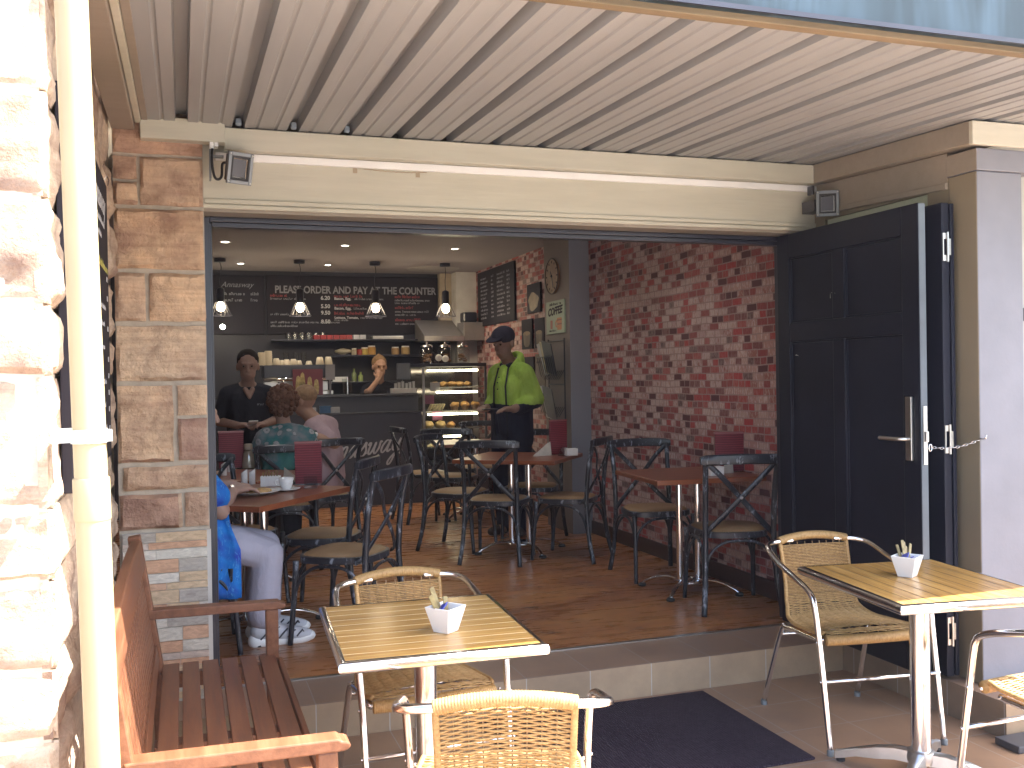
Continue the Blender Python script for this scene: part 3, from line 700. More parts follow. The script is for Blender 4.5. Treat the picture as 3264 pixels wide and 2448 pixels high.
# ------------------------------------------------------------------ slatted aluminium-edged patio tables
def honey(name, st, st2):
    a = N(name); n1 = a.noise(a.coord(st), 2.5, 7, .62, .3); n2 = a.noise(a.coord(st2), 3, 4)
    c = a.ramp(n1, [(.3,(.33,.18,.05)),(.52,(.44,.26,.08)),(.72,(.53,.34,.125))]); c = a.mix(1, c, a.ramp(n2, [(.3,(.82,.80,.76)),(.7,(1.1,1.09,1.06))]), 'MULTIPLY')
    c = a.mix(1, c, a.ramp(a.island(), [(0,(.88,.87,.85)),(1,(1.06,1.06,1.06))]), 'MULTIPLY')
    a.set(c, .24, 0, .5); a.bump(n1, .05, .002); return a.m
m['honey'] = honey('honey_slats', (1.2,22,22), (.8,4,1)); m['honey_y'] = honey('honey_slats_crosswise', (22,1.2,22), (4,.8,1))
def patio_table(loc, rz, label, Wx, Wy, along='x', dark=False):
    t = empty('patio_table', loc, rz, label, 'table', 'slat topped cafe tables on the patio')
    zt = .725; e = .019; hx, hy = Wx/2, Wy/2
    s_ = MB(); nb = 10 if along == 'x' else 9
    if along == 'x':
        pw = (Wy-2*e)/nb
        for i in range(nb): s_.box((-hx+e,-hy+e+i*pw+.0022,zt-.02),(hx-e,-hy+e+(i+1)*pw-.0022,zt+.0035))
    else:
        pw = (Wx-2*e)/nb
        for i in range(nb): s_.box((-hx+e+i*pw+.0018,-hy+e,zt-.02),(-hx+e+(i+1)*pw-.0018,hy-e,zt+.0035))
    s_.build('top_slat', m['honey'] if along == 'x' else m['honey_y'], t, bevel=.0012)
    MB().box((-hx+e,-hy+e,zt-.03),(hx-e,hy-e,zt-.0205)).build('top_backing', m['joint_dark'] if dark else m['joint_lit'], t)
    MB().box((-hx+e+.0006,-hy+e+.0006,zt-.0203),(hx-e-.0006,hy-e-.0006,zt+.0027)).build('slat_joint', m['joint_dark'] if dark else m['joint_lit'], t)
    # rounded aluminium rim swept round the edge
    rim = MB(); pr = [(0,-.030),(.010,-.030),(.018,-.024),(.021,-.013),(.019,-.003),(.012,.003),(.004,.0045),(0,.0045)]
    cs = [(-hx+e,-hy+e),(hx-e,-hy+e),(hx-e,hy-e),(-hx+e,hy-e)]; dg = [(-1,-1),(1,-1),(1,1),(-1,1)]
    vs = [(cx+dx*o, cy_+dy*o, zt+z) for (cx,cy_),(dx,dy) in zip(cs,dg) for o, z in pr]; q = len(pr)
    rim.add(vs, [(i*q+k, ((i+1)%4)*q+k, ((i+1)%4)*q+k+1, i*q+k+1) for i in range(4) for k in range(q-1)]).build('rim', m['alu'], t, smooth=True, auto=50)
    MB().lathe([(.13,zt-.036),(.13,zt-.031)]).lathe([(.036,.10),(.036,zt-.037)], n=32).build('column', m['alu'], t, smooth=True, auto=40)
    MB().lathe([(.050,.058),(.052,.075),(.048,.098),(.038,.104)], n=28).build('hub', m['alu_cast'], t, smooth=True, auto=40)
    for i in range(4):
        q = MB(); q.M = Matrix.Rotation(PI/4+i*PI/2,4,'Z')
        P = [(0.03,.098,.056),(.09,.098,.05),(.16,.086,.044),(.23,.064,.036),(.285,.046,.03),(.31,.040,.028)]
        vs = []; fs = []
        for d, z, wd in P:
            th = .045 if d < .2 else .03
            vs += [(d,-wd/2,z-th),(d,wd/2,z-th),(d,wd*.42,z-.004),(d,wd*.2,z),(d,-wd*.2,z),(d,-wd*.42,z-.004)]
        for j in range(len(P)-1):
            for k in range(6): fs.append((j*6+k, j*6+(k+1)%6, (j+1)*6+(k+1)%6, (j+1)*6+k))
        fs.append(tuple((len(P)-1)*6+k for k in range(6)))
        g = q.add(vs, fs).build('base_arm', m['alu_cast'], t, smooth=True, auto=40)
        p = MB(); p.M = q.M; p.lathe([(.017,.0005),(.017,.008),(.012,.012),(.012,.02)], (.292,0,0), 14); p.build('foot', m['rubber'], g, smooth=True, auto=40)
    return t
m['joint_lit'] = M_('lit_joint', (.80,.68,.44), .6)  # pale tone paints the light caught in the varnished grooves
m['joint_dark'] = M_('dark_joint', (.05,.03,.02), .7)
TA = patio_table((.706,2.975,0), R(-3.2), 'slatted honey timber cafe table in front of the tiled step, two wicker chairs at it', .60, .70, 'x')
TB = patio_table((2.555,2.90,0), R(-7.6), 'slatted honey timber cafe table beside the grey-blue column', .60, .70, 'y', True)

# bowls of sugar sticks
def bowl(x, y, z, rz, label, k):
    t = empty('sugar_bowl', (x,y,z), rz, label, 'bowl', 'white sugar bowls on the patio tables')
    a0, a1, h = .027, .046, .078; b = MB(); vs = []
    for r, zz_ in ((a0,0),(a1,h),(a1-.005,h),(a0-.003,.008)): vs += [(-r,-r,zz_),(r,-r,zz_),(r,r,zz_),(-r,r,zz_)]
    fs = [(3,2,1,0),(12,13,14,15)] + [(j*4+i, j*4+(i+1)%4, (j+1)*4+(i+1)%4, (j+1)*4+i) for j in range(3) for i in range(4)]
    b.add(vs, fs).build('bowl_shell', m['porcelain'], t, bevel=.002)
    r = random.Random(k)
    for i, (dx, dy, tx, ty, L) in enumerate(SACH[k]):
        M0 = Matrix.Translation((x,y,z)) @ Matrix.Rotation(rz,4,'Z')
        o_ = MB(); o_.M = M0; A_ = Vector((dx*.4,dy*.4,.02)); B_ = A_ + Vector((tx,ty,1)).normalized()*L
        o_.bar(A_, B_, .0155, .004, (0.3,1,.1))
        s = o_.build('sugar_stick', m['sachet'], None, bevel=.0015)
        tag(s, ('tan paper sugar stick in the bowl by the step, leaning %s' if k == 0 else 'tan paper sugar stick in the bowl by the column, leaning %s') % LEAN[i], 'sugar stick', 'paper sugar sticks in the bowls')
    for i, (dx, dy) in enumerate(((-.018,.0),(-.006,.012)) if k == 0 else ((-.02,.0),(.0,.012),(.016,-.004))):
        o_ = MB(); o_.M = Matrix.Translation((x,y,z)) @ Matrix.Rotation(rz,4,'Z'); o_.bar((dx-.016,dy,.064),(dx+.02,dy+.004,.084-.01*i),.03,.004,(0,.5,1))
        s = o_.build('sweetener_sachet', m['blue_sachet'], None, bevel=.0012)
        tag(s, 'blue sweetener sachet tucked in the white bowl by the ' + ('step' if k == 0 else 'column'), 'sachet', 'blue sachets in the bowl by the ' + ('step' if k == 0 else 'column'))
LEAN = ['far outwards', 'a little outwards', 'nearly upright', 'behind the others', 'against the rim']
SACH = [[(-.015,.0,-.55,.1,.115),(.004,.01,-.3,.2,.125),(.012,.0,.05,.1,.085),(.022,.01,.25,.2,.08),(.0,.02,-.12,.3,.08)],
        [(-.004,.0,.12,.2,.115),(.006,.012,.35,.2,.11),(.014,.0,.65,.1,.11),(.02,.012,.8,.3,.105),(.0,.02,.2,.4,.1)]]
a = N('sugar_paper'); a.set(a.ramp(a.noise(a.coord(), 45, 3), [(.35,(.16,.12,.05)),(.6,(.30,.245,.11))]), .5); m['sachet'] = a.m
m['blue_sachet'] = M_('blue_sachet', (.02,.04,.32), .35, 0, .3, 30)
bowl(.745,2.86,.7288,R(38),'white tapered square sugar bowl on the table by the step',0)
bowl(2.56,2.965,.7288,R(30),'white tapered square sugar bowl on the table beside the column',1)

# ------------------------------------------------------------------ door mat, umbrella base
a = N('ribbed_mat'); w_ = a.n('ShaderNodeTexWave'); w_.inputs['Scale'].default_value = 26; w_.inputs['Distortion'].default_value = 1.5; a.l(a.coord(), w_.inputs['Vector'])
n1 = a.noise(a.coord(), 60, 5, .7); a.set(a.ramp(n1, [(.3,(.024,.017,.027)),(.75,(.055,.040,.058))]), .95, 0, .15); a.bump(a.math('ADD', w_.outputs[0], n1), .9, .006); m['mat'] = a.m
tag(MB().box((1.18,3.17,.0006),(2.29,4.03,.011)).build('door_mat', m['mat'], bevel=.003), 'dark ribbed door mat on the patio tiles below the step', 'mat')
tag(MB().box((3.05,2.93,.0006),(3.52,3.05,.030)).build('base_plate_weight', m['flood_dark'], bevel=.004), 'flat dark weight plate on the tiles below the grey-blue column', 'weight')
# ------------------------------------------------------------------ wicker and aluminium armchairs
a = N('rattan_weave'); n1 = a.noise(a.coord((1,1,1)), 90, 3, .6); n2 = a.noise(a.coord(), 5, 4)
c = a.ramp(n1, [(.3,(.32,.19,.07)),(.7,(.50,.325,.135))]); c = a.mix(1, c, a.ramp(n2, [(.3,(.85,.84,.82)),(.7,(1.1,1.1,1.1))]), 'MULTIPLY')
c = a.mix(1, c, a.ramp(a.island(), [(0,(.86,.86,.84)),(1,(1.08,1.08,1.08))]), 'MULTIPLY')
a.set(c, .48, 0, .4); m['rattan'] = a.m
m['stake'] = M_('rattan_stake', (.27,.17,.08), .55, 0, .2, 40)
def chair_curve():
    pts = spline([Vector((0,y,z)) for y,z in [(.214,.438),(.195,.447),(.17,.446),(.14,.441),(.0,.430),(-.10,.427),(-.165,.440),(-.205,.480),(-.228,.56),(-.250,.66),(-.270,.735)]], 10)
    L = [0]
    for p, q in zip(pts, pts[1:]): L.append(L[-1]+(q-p).length)
    return pts, L
CP, CL = chair_curve()
def along(s):
    for i in range(len(CL)-1):
        if CL[i+1] >= s:
            t = (s-CL[i])/(CL[i+1]-CL[i]); p = CP[i].lerp(CP[i+1], t); d = (CP[i+1]-CP[i]).normalized(); return p, d
    return CP[-1], (CP[-1]-CP[-2]).normalized()
def halfw(s):
    T = CL[-1]; u = s/T
    ks = [(0,.205),(.12,.222),(.35,.214),(.52,.19),(.60,.168),(.75,.158),(1,.162)]
    for (a,b),(c,d) in zip(ks, ks[1:]):
        if u <= c: return b+(d-b)*(u-a)/(c-a)
    return ks[-1][1]
def surf(s, xr):
    p, d = along(s); w = halfw(s); nrm = Vector((0,-d.z,d.y))    # points up/forward out of the seat
    if nrm.z < 0 and s < CL[-1]*.1: pass
    u = s/CL[-1]; dish = (.016*(1-xr*xr)) if .1 < u < .6 else (.022*(1-xr*xr) if u >= .6 else .004*(1-xr*xr))
    return p + Vector((xr*w,0,0)) - nrm*dish, nrm
def coil_tube(mb, pts, r, pitch, amp, n=8, flat=1.0):
    """tube wrapped with turns of cane"""
    P = [Vector(p) for p in pts]; out = []; rs = []
    L = [0]
    for p, q in zip(P, P[1:]): L.append(L[-1]+(q-p).length)
    k = max(4, int(L[-1]/pitch*4)); j = 0
    for i in range(k+1):
        s = L[-1]*i/k
        while j < len(L)-2 and L[j+1] < s: j += 1
        t = (s-L[j])/max(1e-6, L[j+1]-L[j]); out.append(P[j].lerp(P[j+1], min(1,t))); rs.append(r + amp*(abs(math.sin(PI*s/pitch))-.6))
    mb.tube(out, rs, n)
wc = empty('wicker_armchair', (0,0,0), 0, 'x', 'chair', 'wicker and aluminium armchairs on the patio')
weave = MB(); stakes = MB(); NS = 9
pitch = .0064; s = .012; row = 0; T = CL[-1]
while s < T-.012:
    pts = []; nseg = 36
    for i in range(nseg+1):
        xr = -1 + 2*i/nseg; p, nr = surf(s, xr*.97)
        w = halfw(s); ph = xr*(NS)/2*PI
        pts.append(p + nr*(.0030*math.sin(ph + PI*(row//1 % 2))))
    weave.tube(pts, .00275, 5, cap=False); s += pitch; row += 1
weave.build('rattan_panel', m['rattan'], wc, smooth=True)
for k in range(NS+1):
    xr = (-1 + 2*k/NS)*.97
    pts = [surf(T*i/46, xr)[0] for i in range(47)]; stakes.tube(pts, .0021, 5, cap=False)
stakes.build('rattan_stakes', m['stake'], wc, smooth=True)
edge = MB()
for sgn in (-1,1): coil_tube(edge, [surf(T*i/60, sgn)[0] for i in range(2,61)], .0088, .0075, .0012)
coil_tube(edge, [(x,.222-.010*(x/.21)**2,.424) for x in [-.212+.424*i/16 for i in range(17)]], .0215, .0072, .0016, 12)
edge.build('wrapped_edge', m['rattan'], wc, smooth=True)
tr_ = MB(); coil_tube(tr_, [(x,-.272-.012*(1-(x/.165)**2),.742+.020*(1-(x/.165)**2)) for x in [-.165+.33*i/20 for i in range(21)]], .0185, .0072, .0016, 12)
tr_.build('wrapped_top_rail', m['rattan'], wc, smooth=True)
for sg in (-1,1):
    arm = spline([(sg*.10,-.272,.742),(sg*.165,-.270,.741),(sg*.215,-.256,.736),(sg*.248,-.212,.724),(sg*.263,-.10,.688),(sg*.265,.04,.655),(sg*.263,.14,.628),(sg*.259,.192,.598),(sg*.256,.212,.545),(sg*.252,.232,.43),(sg*.250,.258,.28),(sg*.248,.302,.012)], 8)
    MB().tube(arm, .0122, 12).build('arm_and_leg', m['alu'], wc, smooth=True)
    MB().tube(spline([(sg*.205,.15,.408),(sg*.205,.0,.402),(sg*.208,-.12,.392),(sg*.214,-.175,.36),(sg*.232,-.31,.012)],6), .0118, 12).build('rear_leg', m['alu'], wc, smooth=True)
    MB().lathe([(.0145,0),(.0145,.02),(.0125,.024)], (sg*.248,.302,0), 12).build('foot_cap', m['flood_grey'], wc, smooth=True, auto=40); MB().lathe([(.014,0),(.014,.02),(.012,.024)], (sg*.232,-.31,0), 12).build('foot_cap', m['flood_grey'], wc, smooth=True, auto=40)
for A_, B_ in (((-.249,.262,.275),(.249,.262,.275)),((-.214,-.18,.35),(.214,-.18,.35)),((-.205,.14,.407),(.205,.14,.407))): MB().tube([A_, B_], .0085, 10).build('stretcher', m['alu'], wc, smooth=True)
for sg in (-1,1):
    for p in ((.262,.258,.275),(.262,.232,.425),(.235,.2,.425),(.172,-.262,.741)): MB().ball((sg*p[0],p[1],p[2]), .0058, 8).build('bolt', m['chrome'], wc, smooth=True)
remember(wc)
def face(fx, fy): return math.atan2(-fx, fy)
def place(proto, used, x, y, f, label, z=0):
    if not used: used.append(1); proto.location = (x,y,z); proto.rotation_euler = (0,0,face(*f)); proto['label'] = label; return proto
    return dup(proto, (x,y,z), face(*f), label)
uw = []
place(wc, uw, .765, 2.385, (.27,.962), 'wicker armchair turned away, its sunlit woven back and seat toward the viewer')
place(wc, uw, .775, 3.375, (.04,-1), 'wicker armchair facing out across the table by the step')
place(wc, uw, 2.655, 3.45, (-.13,-.99), 'wicker armchair half tucked in behind the table near the black doors')
place(wc, uw, 2.765, 2.385, (-.03,1), 'wicker armchair with a sunlit seat, cut off by the frame edge below the column')

# ------------------------------------------------------------------ cross-back bentwood chairs
a = N('distressed_black'); g_ = a.n('ShaderNodeNewGeometry')
n1 = a.noise(a.coord((1,1,.35)), 30, 6, .7, .5); n2 = a.noise(a.coord(), 7, 4)
wear = a.ramp(a.math('ADD', n1, a.math('MULTIPLY', a.math('SUBTRACT', n2, .5), .3)), [(.565,(0,0,0)),(.64,(.95,.95,.95))])
c = a.mix(wear, a.ramp(n2, [(.3,(.013,.014,.02)),(.7,(.024,.027,.036))]), (.27,.30,.35)); a.set(c, .34, 0, .5); a.bump(n1, .12, .003); m['distressed'] = a.m
a = N('cane_seat'); n1 = a.noise(a.coord(), 120, 2); ck = a.n('ShaderNodeTexChecker'); ck.inputs['Scale'].default_value = 130; a.l(a.coord(), ck.inputs['Vector'])
c = a.mix(.22, a.ramp(a.noise(a.coord(), 6, 4), [(.3,(.30,.18,.085)),(.7,(.40,.25,.125))]), ck.outputs[0], 'MULTIPLY'); a.set(c, .55, 0, .35); a.bump(n1, .3, .002); m['cane'] = a.m
bc = empty('crossback_chair', (0,0,0), 0, 'x', 'chair', 'black cross-back chairs inside the cafe')
def seat_outline(k, n=36):
    out = []
    for i in range(n):
        t = 2*PI*i/n; c_, s_ = math.cos(t), math.sin(t)
        x = .212*k*(abs(c_)**.62)*(1 if c_ > 0 else -1); y = .205*k*(abs(s_)**.62)*(1 if s_ > 0 else -1)
        x *= 1 + .10*(y/.2); out.append((x, y+.005))
    return out
r_ = MB(); o1, o2 = seat_outline(1), seat_outline(.86); n = len(o1)
vs = []
for q, z in ((o1,.420),(o1,.452),(o2,.458),(o2,.420)): vs += [(x,y,z) for x,y in q]
r_.add(vs, [(j*n+i, j*n+(i+1)%n, ((j+1)%4)*n+(i+1)%n, ((j+1)%4)*n+i) for j in range(4) for i in range(n)]).build('seat_frame', m['distressed'], bc, smooth=True, auto=40)
cs = MB(); o3 = seat_outline(.93); cs.add([(x,y,.4545) for x,y in o3]+[(x*.93,y*.93,.465) for x,y in o3]+[(x*.5,y*.5,.470) for x,y in o3]+[(0,0,.471)],
    [(j*n+i, j*n+(i+1)%n, (j+1)*n+(i+1)%n, (j+1)*n+i) for j in range(2) for i in range(n)] + [(2*n+i, 2*n+(i+1)%n, 3*n) for i in range(n)]).build('seat_cushion', m['cane'], bc, smooth=True)
for sg in (-1,1):
    MB().tube(spline([(sg*.225,-.262,0),(sg*.208,-.225,.16),(sg*.198,-.205,.36),(sg*.196,-.205,.50),(sg*.198,-.225,.70),(sg*.206,-.262,.868)],6), [.0165]*31, 10).build('back_post', m['distressed'], bc, smooth=True)
    MB().tube(spline([(sg*.205,.185,.43),(sg*.203,.195,.30),(sg*.212,.222,.0)],6), [.0172 - .004*i/12 for i in range(13)], 10).build('front_leg', m['distressed'], bc, smooth=True)
    MB().tube(spline([(sg*.205,-.255,.862),(sg*.12,-.262,.78),(sg*.0,-.232-.012*sg,.655),(sg*-.10,-.212,.545),(sg*-.192,-.18,.452),(sg*-.212,-.15,.430)],6), .0155, 8, flat=.42, up=(0,1,0)).build('cross_brace', m['distressed'], bc, smooth=True)
    # arched stretchers under the seat
    MB().tube(spline([(sg*.208,-.215,.20),(sg*.205,-.175,.33),(sg*.203,-.10,.395),(sg*.203,0,.408),(sg*.203,.09,.395),(sg*.205,.165,.33),(sg*.208,.205,.21)],6), .0088, 8).build('side_arch', m['distressed'], bc, smooth=True)
for y in (-.21,.195):
    MB().tube(spline([(-.206,y,.20),(-.175,y,.33),(-.10,y,.395),(0,y,.409),(.10,y,.395),(.175,y,.33),(.206,y,.20)],6), .0088, 8).build('end_arch', m['distressed'], bc, smooth=True)
tr_ = MB(); vs = []; fs = []; kk = 16
for i in range(kk+1):
    u = -1+2*i/kk; x = .235*u; y = -.264 - .042*(1-u*u); h = .029 if abs(u) < .93 else .022
    for dy, dz in ((-.011,-h*.75),(-.013,0),(-.011,h*.75),(0,h),(.011,h*.75),(.013,0),(.011,-h*.75),(0,-h)): vs.append((x, y+dy, .868+.008*(1-u*u)+dz))
for i in range(kk):
    for k in range(8): fs.append((i*8+k, i*8+(k+1)%8, i*8+8+(k+1)%8, i*8+8+k))
fs += [tuple(range(7,-1,-1)), tuple(kk*8+k for k in range(8))]
tr_.add(vs, fs).build('top_rail', m['distressed'], bc, smooth=True, auto=50)
MB().ball((0,-.250,.655), .010, 8).ball((.206,-.272,.85), .009, 8).ball((-.206,-.272,.85), .009, 8).build('bolt', m['steel'], bc, smooth=True)
remember(bc)
ub = []; FZ = .1505
def xb(x, y, f, label): return place(bc, ub, x, y, f, label, FZ)
xb(3.000,4.945,(.25,.968),'black cross-back chair nearest the doors, back to the patio, at the brick wall table')
xb(2.985,5.875,(-.10,-.995),'black cross-back chair facing out from the far side of the table by the brick wall')
xb(2.195,6.83,(.55,.835),'black cross-back chair with its back to the patio at the middle table')
xb(2.715,6.715,(-.745,.667),'black cross-back chair side-on at the middle table, below the grey pillar')
xb(2.72,7.52,(-.55,-.835),'black cross-back chair on the far side of the middle table, behind the red menu stand')
xb(2.06,7.42,(.745,-.667),'black cross-back chair on the far side of the middle table, before the display case')
xb(2.33,8.60,(.45,.89),'black cross-back chair with its back to the patio at the table by the display case')
xb(2.17,9.02,(.99,.12),'black cross-back chair side-on in front of the dark counter')
xb(2.84,9.35,(-.3,-.95),'black cross-back chair behind the hi-vis man at the table by the display case')
xb(.800,5.085,(-.80,.60),'distressed black cross-back chair nearest the step, at the table with the plate')
xb(.770,5.720,(-.90,.43),'distressed black cross-back chair second from the step at the table with the plate')
xb(.28,6.05,(.62,-.78),'black cross-back chair on the far side of the table with the plate')
xb(.70,7.24,(.05,1),'black cross-back chair under the woman in the floral top')
xb(1.02,7.72,(-.35,.94),'black cross-back chair under the man in the pink shirt')
xb(.02,5.17,(1,.02),'black cross-back chair under the person in the blue shirt, half hidden by the pier')

# ------------------------------------------------------------------ cafe tables indoors
a = N('cherry_veneer'); n1 = a.noise(a.coord((1.2,9,9)), 3, 6, .6, .3); a.set(a.ramp(n1, [(.3,(.185,.052,.022)),(.7,(.27,.088,.036))]), .3, 0, .5); m['cherry'] = a.m
tb = empty('cafe_table', (0,0,0), 0, 'x', 'table', 'reddish timber topped tables inside the cafe')
MB().box((-.35,-.35,.705),(.35,.35,.735)).build('tabletop', m['cherry'], tb, bevel=.004)
for sg in (-1,1):
    MB().lathe([(.0205,.075),(.0205,.704)], (sg*.062,0,0), 16).build('post', m['chrome'], tb, smooth=True, auto=40)
MB().box((-.17,-.05,.693),(.17,.05,.7045)).build('top_bracket', m['flood_dark'], tb)
MB().lathe([(.10,.062),(.10,.070),(.085,.076)], n=24).build('base_plate', m['chrome'], tb, smooth=True, auto=40)
for i in range(4):
    q = MB(); q.M = Matrix.Rotation(PI/4+i*PI/2,4,'Z')
    g = q.tube(spline([(.05,0,.066),(.13,0,.078),(.21,0,.068),(.28,0,.042),(.315,0,.020)],5), [.017-.006*k/20 for k in range(21)], 10, flat=.75).build('foot_arm', m['chrome'], tb, smooth=True)
    p = MB(); p.M = q.M; p.lathe([(.024,.001),(.026,.012),(.018,.022)], (.318,0,0), 14).build('foot_pad', m['rubber'], g, smooth=True, auto=40)
remember(tb)
ut = []
def ct(x, y, f, label): return place(tb, ut, x, y, f, label, FZ)
ct(2.965,5.36,(.08,1),'reddish cafe table against the brick wall nearest the black doors')
ct(2.46,7.10,(.62,.78),'reddish cafe table in the middle of the room with a red menu stand').scale = (1.15,1.1,1)
ct(2.60,8.98,(.2,1),'reddish cafe table in front of the display case')
ct(.355,5.46,(.62,.78),'reddish cafe table with a plate and coffee cup nearest the door frame').scale = (1,1.3,1)
ct(.36,6.62,(.62,.78),'reddish cafe table with sugar pourer behind the plate table')
ct(.72,7.92,(.0,1),'reddish cafe table where the couple sit')
# ------------------------------------------------------------------ cafe interior: counter, boards, lamps
K = 3264/2212
def ray(px, py): return fw*F_PX + rt*(px*K-1632) + upv*(1224-py*K)
def on(px, py, z): r = ray(px, py); return Vector((0,0,EYE)) + r*((z-EYE)/r.z)      # a point on the level z
def at(px, py, y): r = ray(px, py); return Vector((0,0,EYE)) + r*(y/r.y)             # a point on the plane y
XAX, ZAX, NY = (1,0,0), (0,0,1), (0,-1,0)

m['counter'] = M_('charcoal_counter', (.075,.076,.090), .5, 0, .12, 2, spec=.35)
m['counter_top'] = M_('counter_top', (.06,.058,.062), .25, 0, .2, 6)
m['kick'] = M_('counter_kick', (.02,.018,.02), .6)
cn = empty('service_counter', (0,0,.15), 0, 'charcoal grey service counter with white script lettering', 'counter')
MB().box((-1.2,10.30,.001),(2.45,10.44,.985)).build('front_panel', m['counter'], cn, bevel=.004)
MB().box((-1.2,10.4405,.001),(2.45,10.60,1.165)).build('upper_panel', m['counter'], cn, bevel=.004)
MB().box((-1.2,10.425,1.1655),(2.455,10.95,1.192)).build('counter_top', m['counter_top'], cn, bevel=.004)
MB().box((-1.2,10.285,.9855),(2.45,10.4400,1.001)).build('ledge', m['counter_top'], cn, bevel=.003)
GL = {'A': ([[(-.3,-.1),(.0,.25),(.45,1.2),(.75,1.95),(.74,.6),(.74,.2),(.84,0),(1.0,.2)],[(.12,.8),(.5,.7),(.9,.85)]],1.0),
 'n': ([[(0,0),(.1,.5),(.22,.95)],[(.1,.45),(.34,.88),(.54,.95),(.58,.7),(.48,.15),(.56,0),(.75,.2)]],.78),
 'a': ([[(.64,.82),(.42,.95),(.14,.6),(.08,.2),(.24,0),(.5,.35),(.70,.95)],[(.70,.95),(.58,.25),(.66,0),(.86,.2)]],.86),
 's': ([[(-.06,.15),(.3,.7),(.46,1.05),(.48,.75),(.58,.35),(.45,.03),(.2,.03),(.12,.15)],[(.5,.1),(.7,.2)]],.68),
 'w': ([[(0,.75),(.12,.95),(.2,.85),(.12,.3),(.24,.02),(.46,.35),(.62,.92),(.56,.3),(.7,.02),(.94,.4),(1.0,.95),(1.14,.85)]],1.12),
 'y': ([[(0,.78),(.1,.95),(.2,.82),(.14,.3),(.28,.05),(.5,.35),(.70,.95)],[(.70,.95),(.5,.0),(.3,-.8),(.1,-1.05),(.0,-.85),(.2,-.45),(.8,.15)]],.85)}
sc_t = MB(); x = 0; P0 = Vector((1.30,10.2985,.62)); h = .132; du = Vector((1,0,.13)).normalized()
for ch_ in 'Annasway':
    st_, wd = GL[ch_]
    for s_ in st_:
        pts = spline([(px,py,0) for px,py in s_], 5)
        P = [P0 + du*((x+p.x+.28*p.y)*h) + Vector((0,0,1))*(p.y*h) for p in pts]
        # pen broad on downstrokes
        rr = []
        for i in range(len(P)):
            d = P[min(i+1,len(P)-1)]-P[max(i-1,0)]; rr.append(.0045 + .0075*abs(d.z)/max(d.length,1e-6))
        sc_t.tube(P, rr, 6, flat=.25, up=(0,1,0))
    x += wd
o = sc_t.build('counter_lettering', m['ink'], cn); o.location.z = -.15

# menu boards on the back wall
mb_ = tag(MB().box((.915,11.285,2.03),(2.912,11.318,2.700)).build('wide_menu_board', m['board'], bevel=.003), 'wide black menu board above the counter asking to order and pay there', 'menu board')
L2 = tag(MB().box((.30,11.285,2.03),(.885,11.318,2.690)).build('menu_board', m['board'], bevel=.003), 'narrower black menu board beside the wide one, faint script heading', 'menu board')
YB = 11.2848
def tx(px): return .91 + (px-575)*.00541
def tz(py): return 2.675 - (py-602)*.00535
tt = text('PLEASE ORDER AND PAY AT THE COUNTER', .1, frame_M((0,0,0), XAX, ZAX), m['ink_dim'], 'board_title', mb_, .0006, bold=.0028)
ws = max(v.co.x for v in tt.data.vertices); tt.data.transform(Matrix.Translation((1.005,YB,2.502)) @ Matrix.Scale(1.885/ws,4,(1,0,0)) @ Matrix.Scale(1.16,4,(0,0,1)))
pr = [text(s, .062, frame_M((1.52,YB,tz(y)-.022), XAX, ZAX), m['ink'], 'price', mb_, bold=.0016) for s, y in (('6.20',644),('5.50',662),('9.50',676),('8.50',695))]
text('Bacon, Egg,', .043, frame_M((1.675,YB,tz(648)), XAX, ZAX), m['ink'], 'menu_line', mb_, bold=.001)
text('Bacon, Egg,', .043, frame_M((1.675,YB,tz(669)), XAX, ZAX), m['ink'], 'menu_line', mb_, bold=.001)
text('Lettuce, Tomato,', .040, frame_M((1.675,YB,tz(689)), XAX, ZAX), m['ink'], 'menu_line', mb_, bold=.001)
g1 = MB(); k = 0
for px, py, L in ((738+22,648,.34),(758,669,.16),(772,689,.26),(716,694,.16),(583,649,.4),(583,690-8,.3),(583,699,.78),(583,707,.3),(848,650,.42),(848,656,.3),(848,675,.4),(848,682,.25),(848,702,.40)):
    k += 1; squiggles(g1, (tx(px),YB,tz(py)), XAX, ZAX, NY, L, .026, k+200)
g1.build('small_print', m['ink_dim'], mb_)
for px, py, L in ((716,643,.33),(716,662,.3),(716,680,.35),(583,643,.2),(848,643,.3),(848,667,.22),(848,694,.3)):
    k += 1; g2 = MB(); squiggles(g2, (tx(px),YB,tz(py)), XAX, ZAX, NY, L, .034, k+200); g2.build('red_lettering', m['ink_red'], mb_)
text('Annasway', .085, frame_M((.42,YB,2.56), XAX, ZAX), m['ink_dim'], 'script_heading', L2, shear=.4)
g3 = MB()
for z, L, x0 in ((2.47,.26,.42),(2.40,.24,.42),(2.47,.08,.74),(2.40,.08,.74)): k += 1; squiggles(g3, (x0,YB,z), XAX, ZAX, NY, L, .034, k+300)
g3.build('small_print', m['ink_dim'], L2)
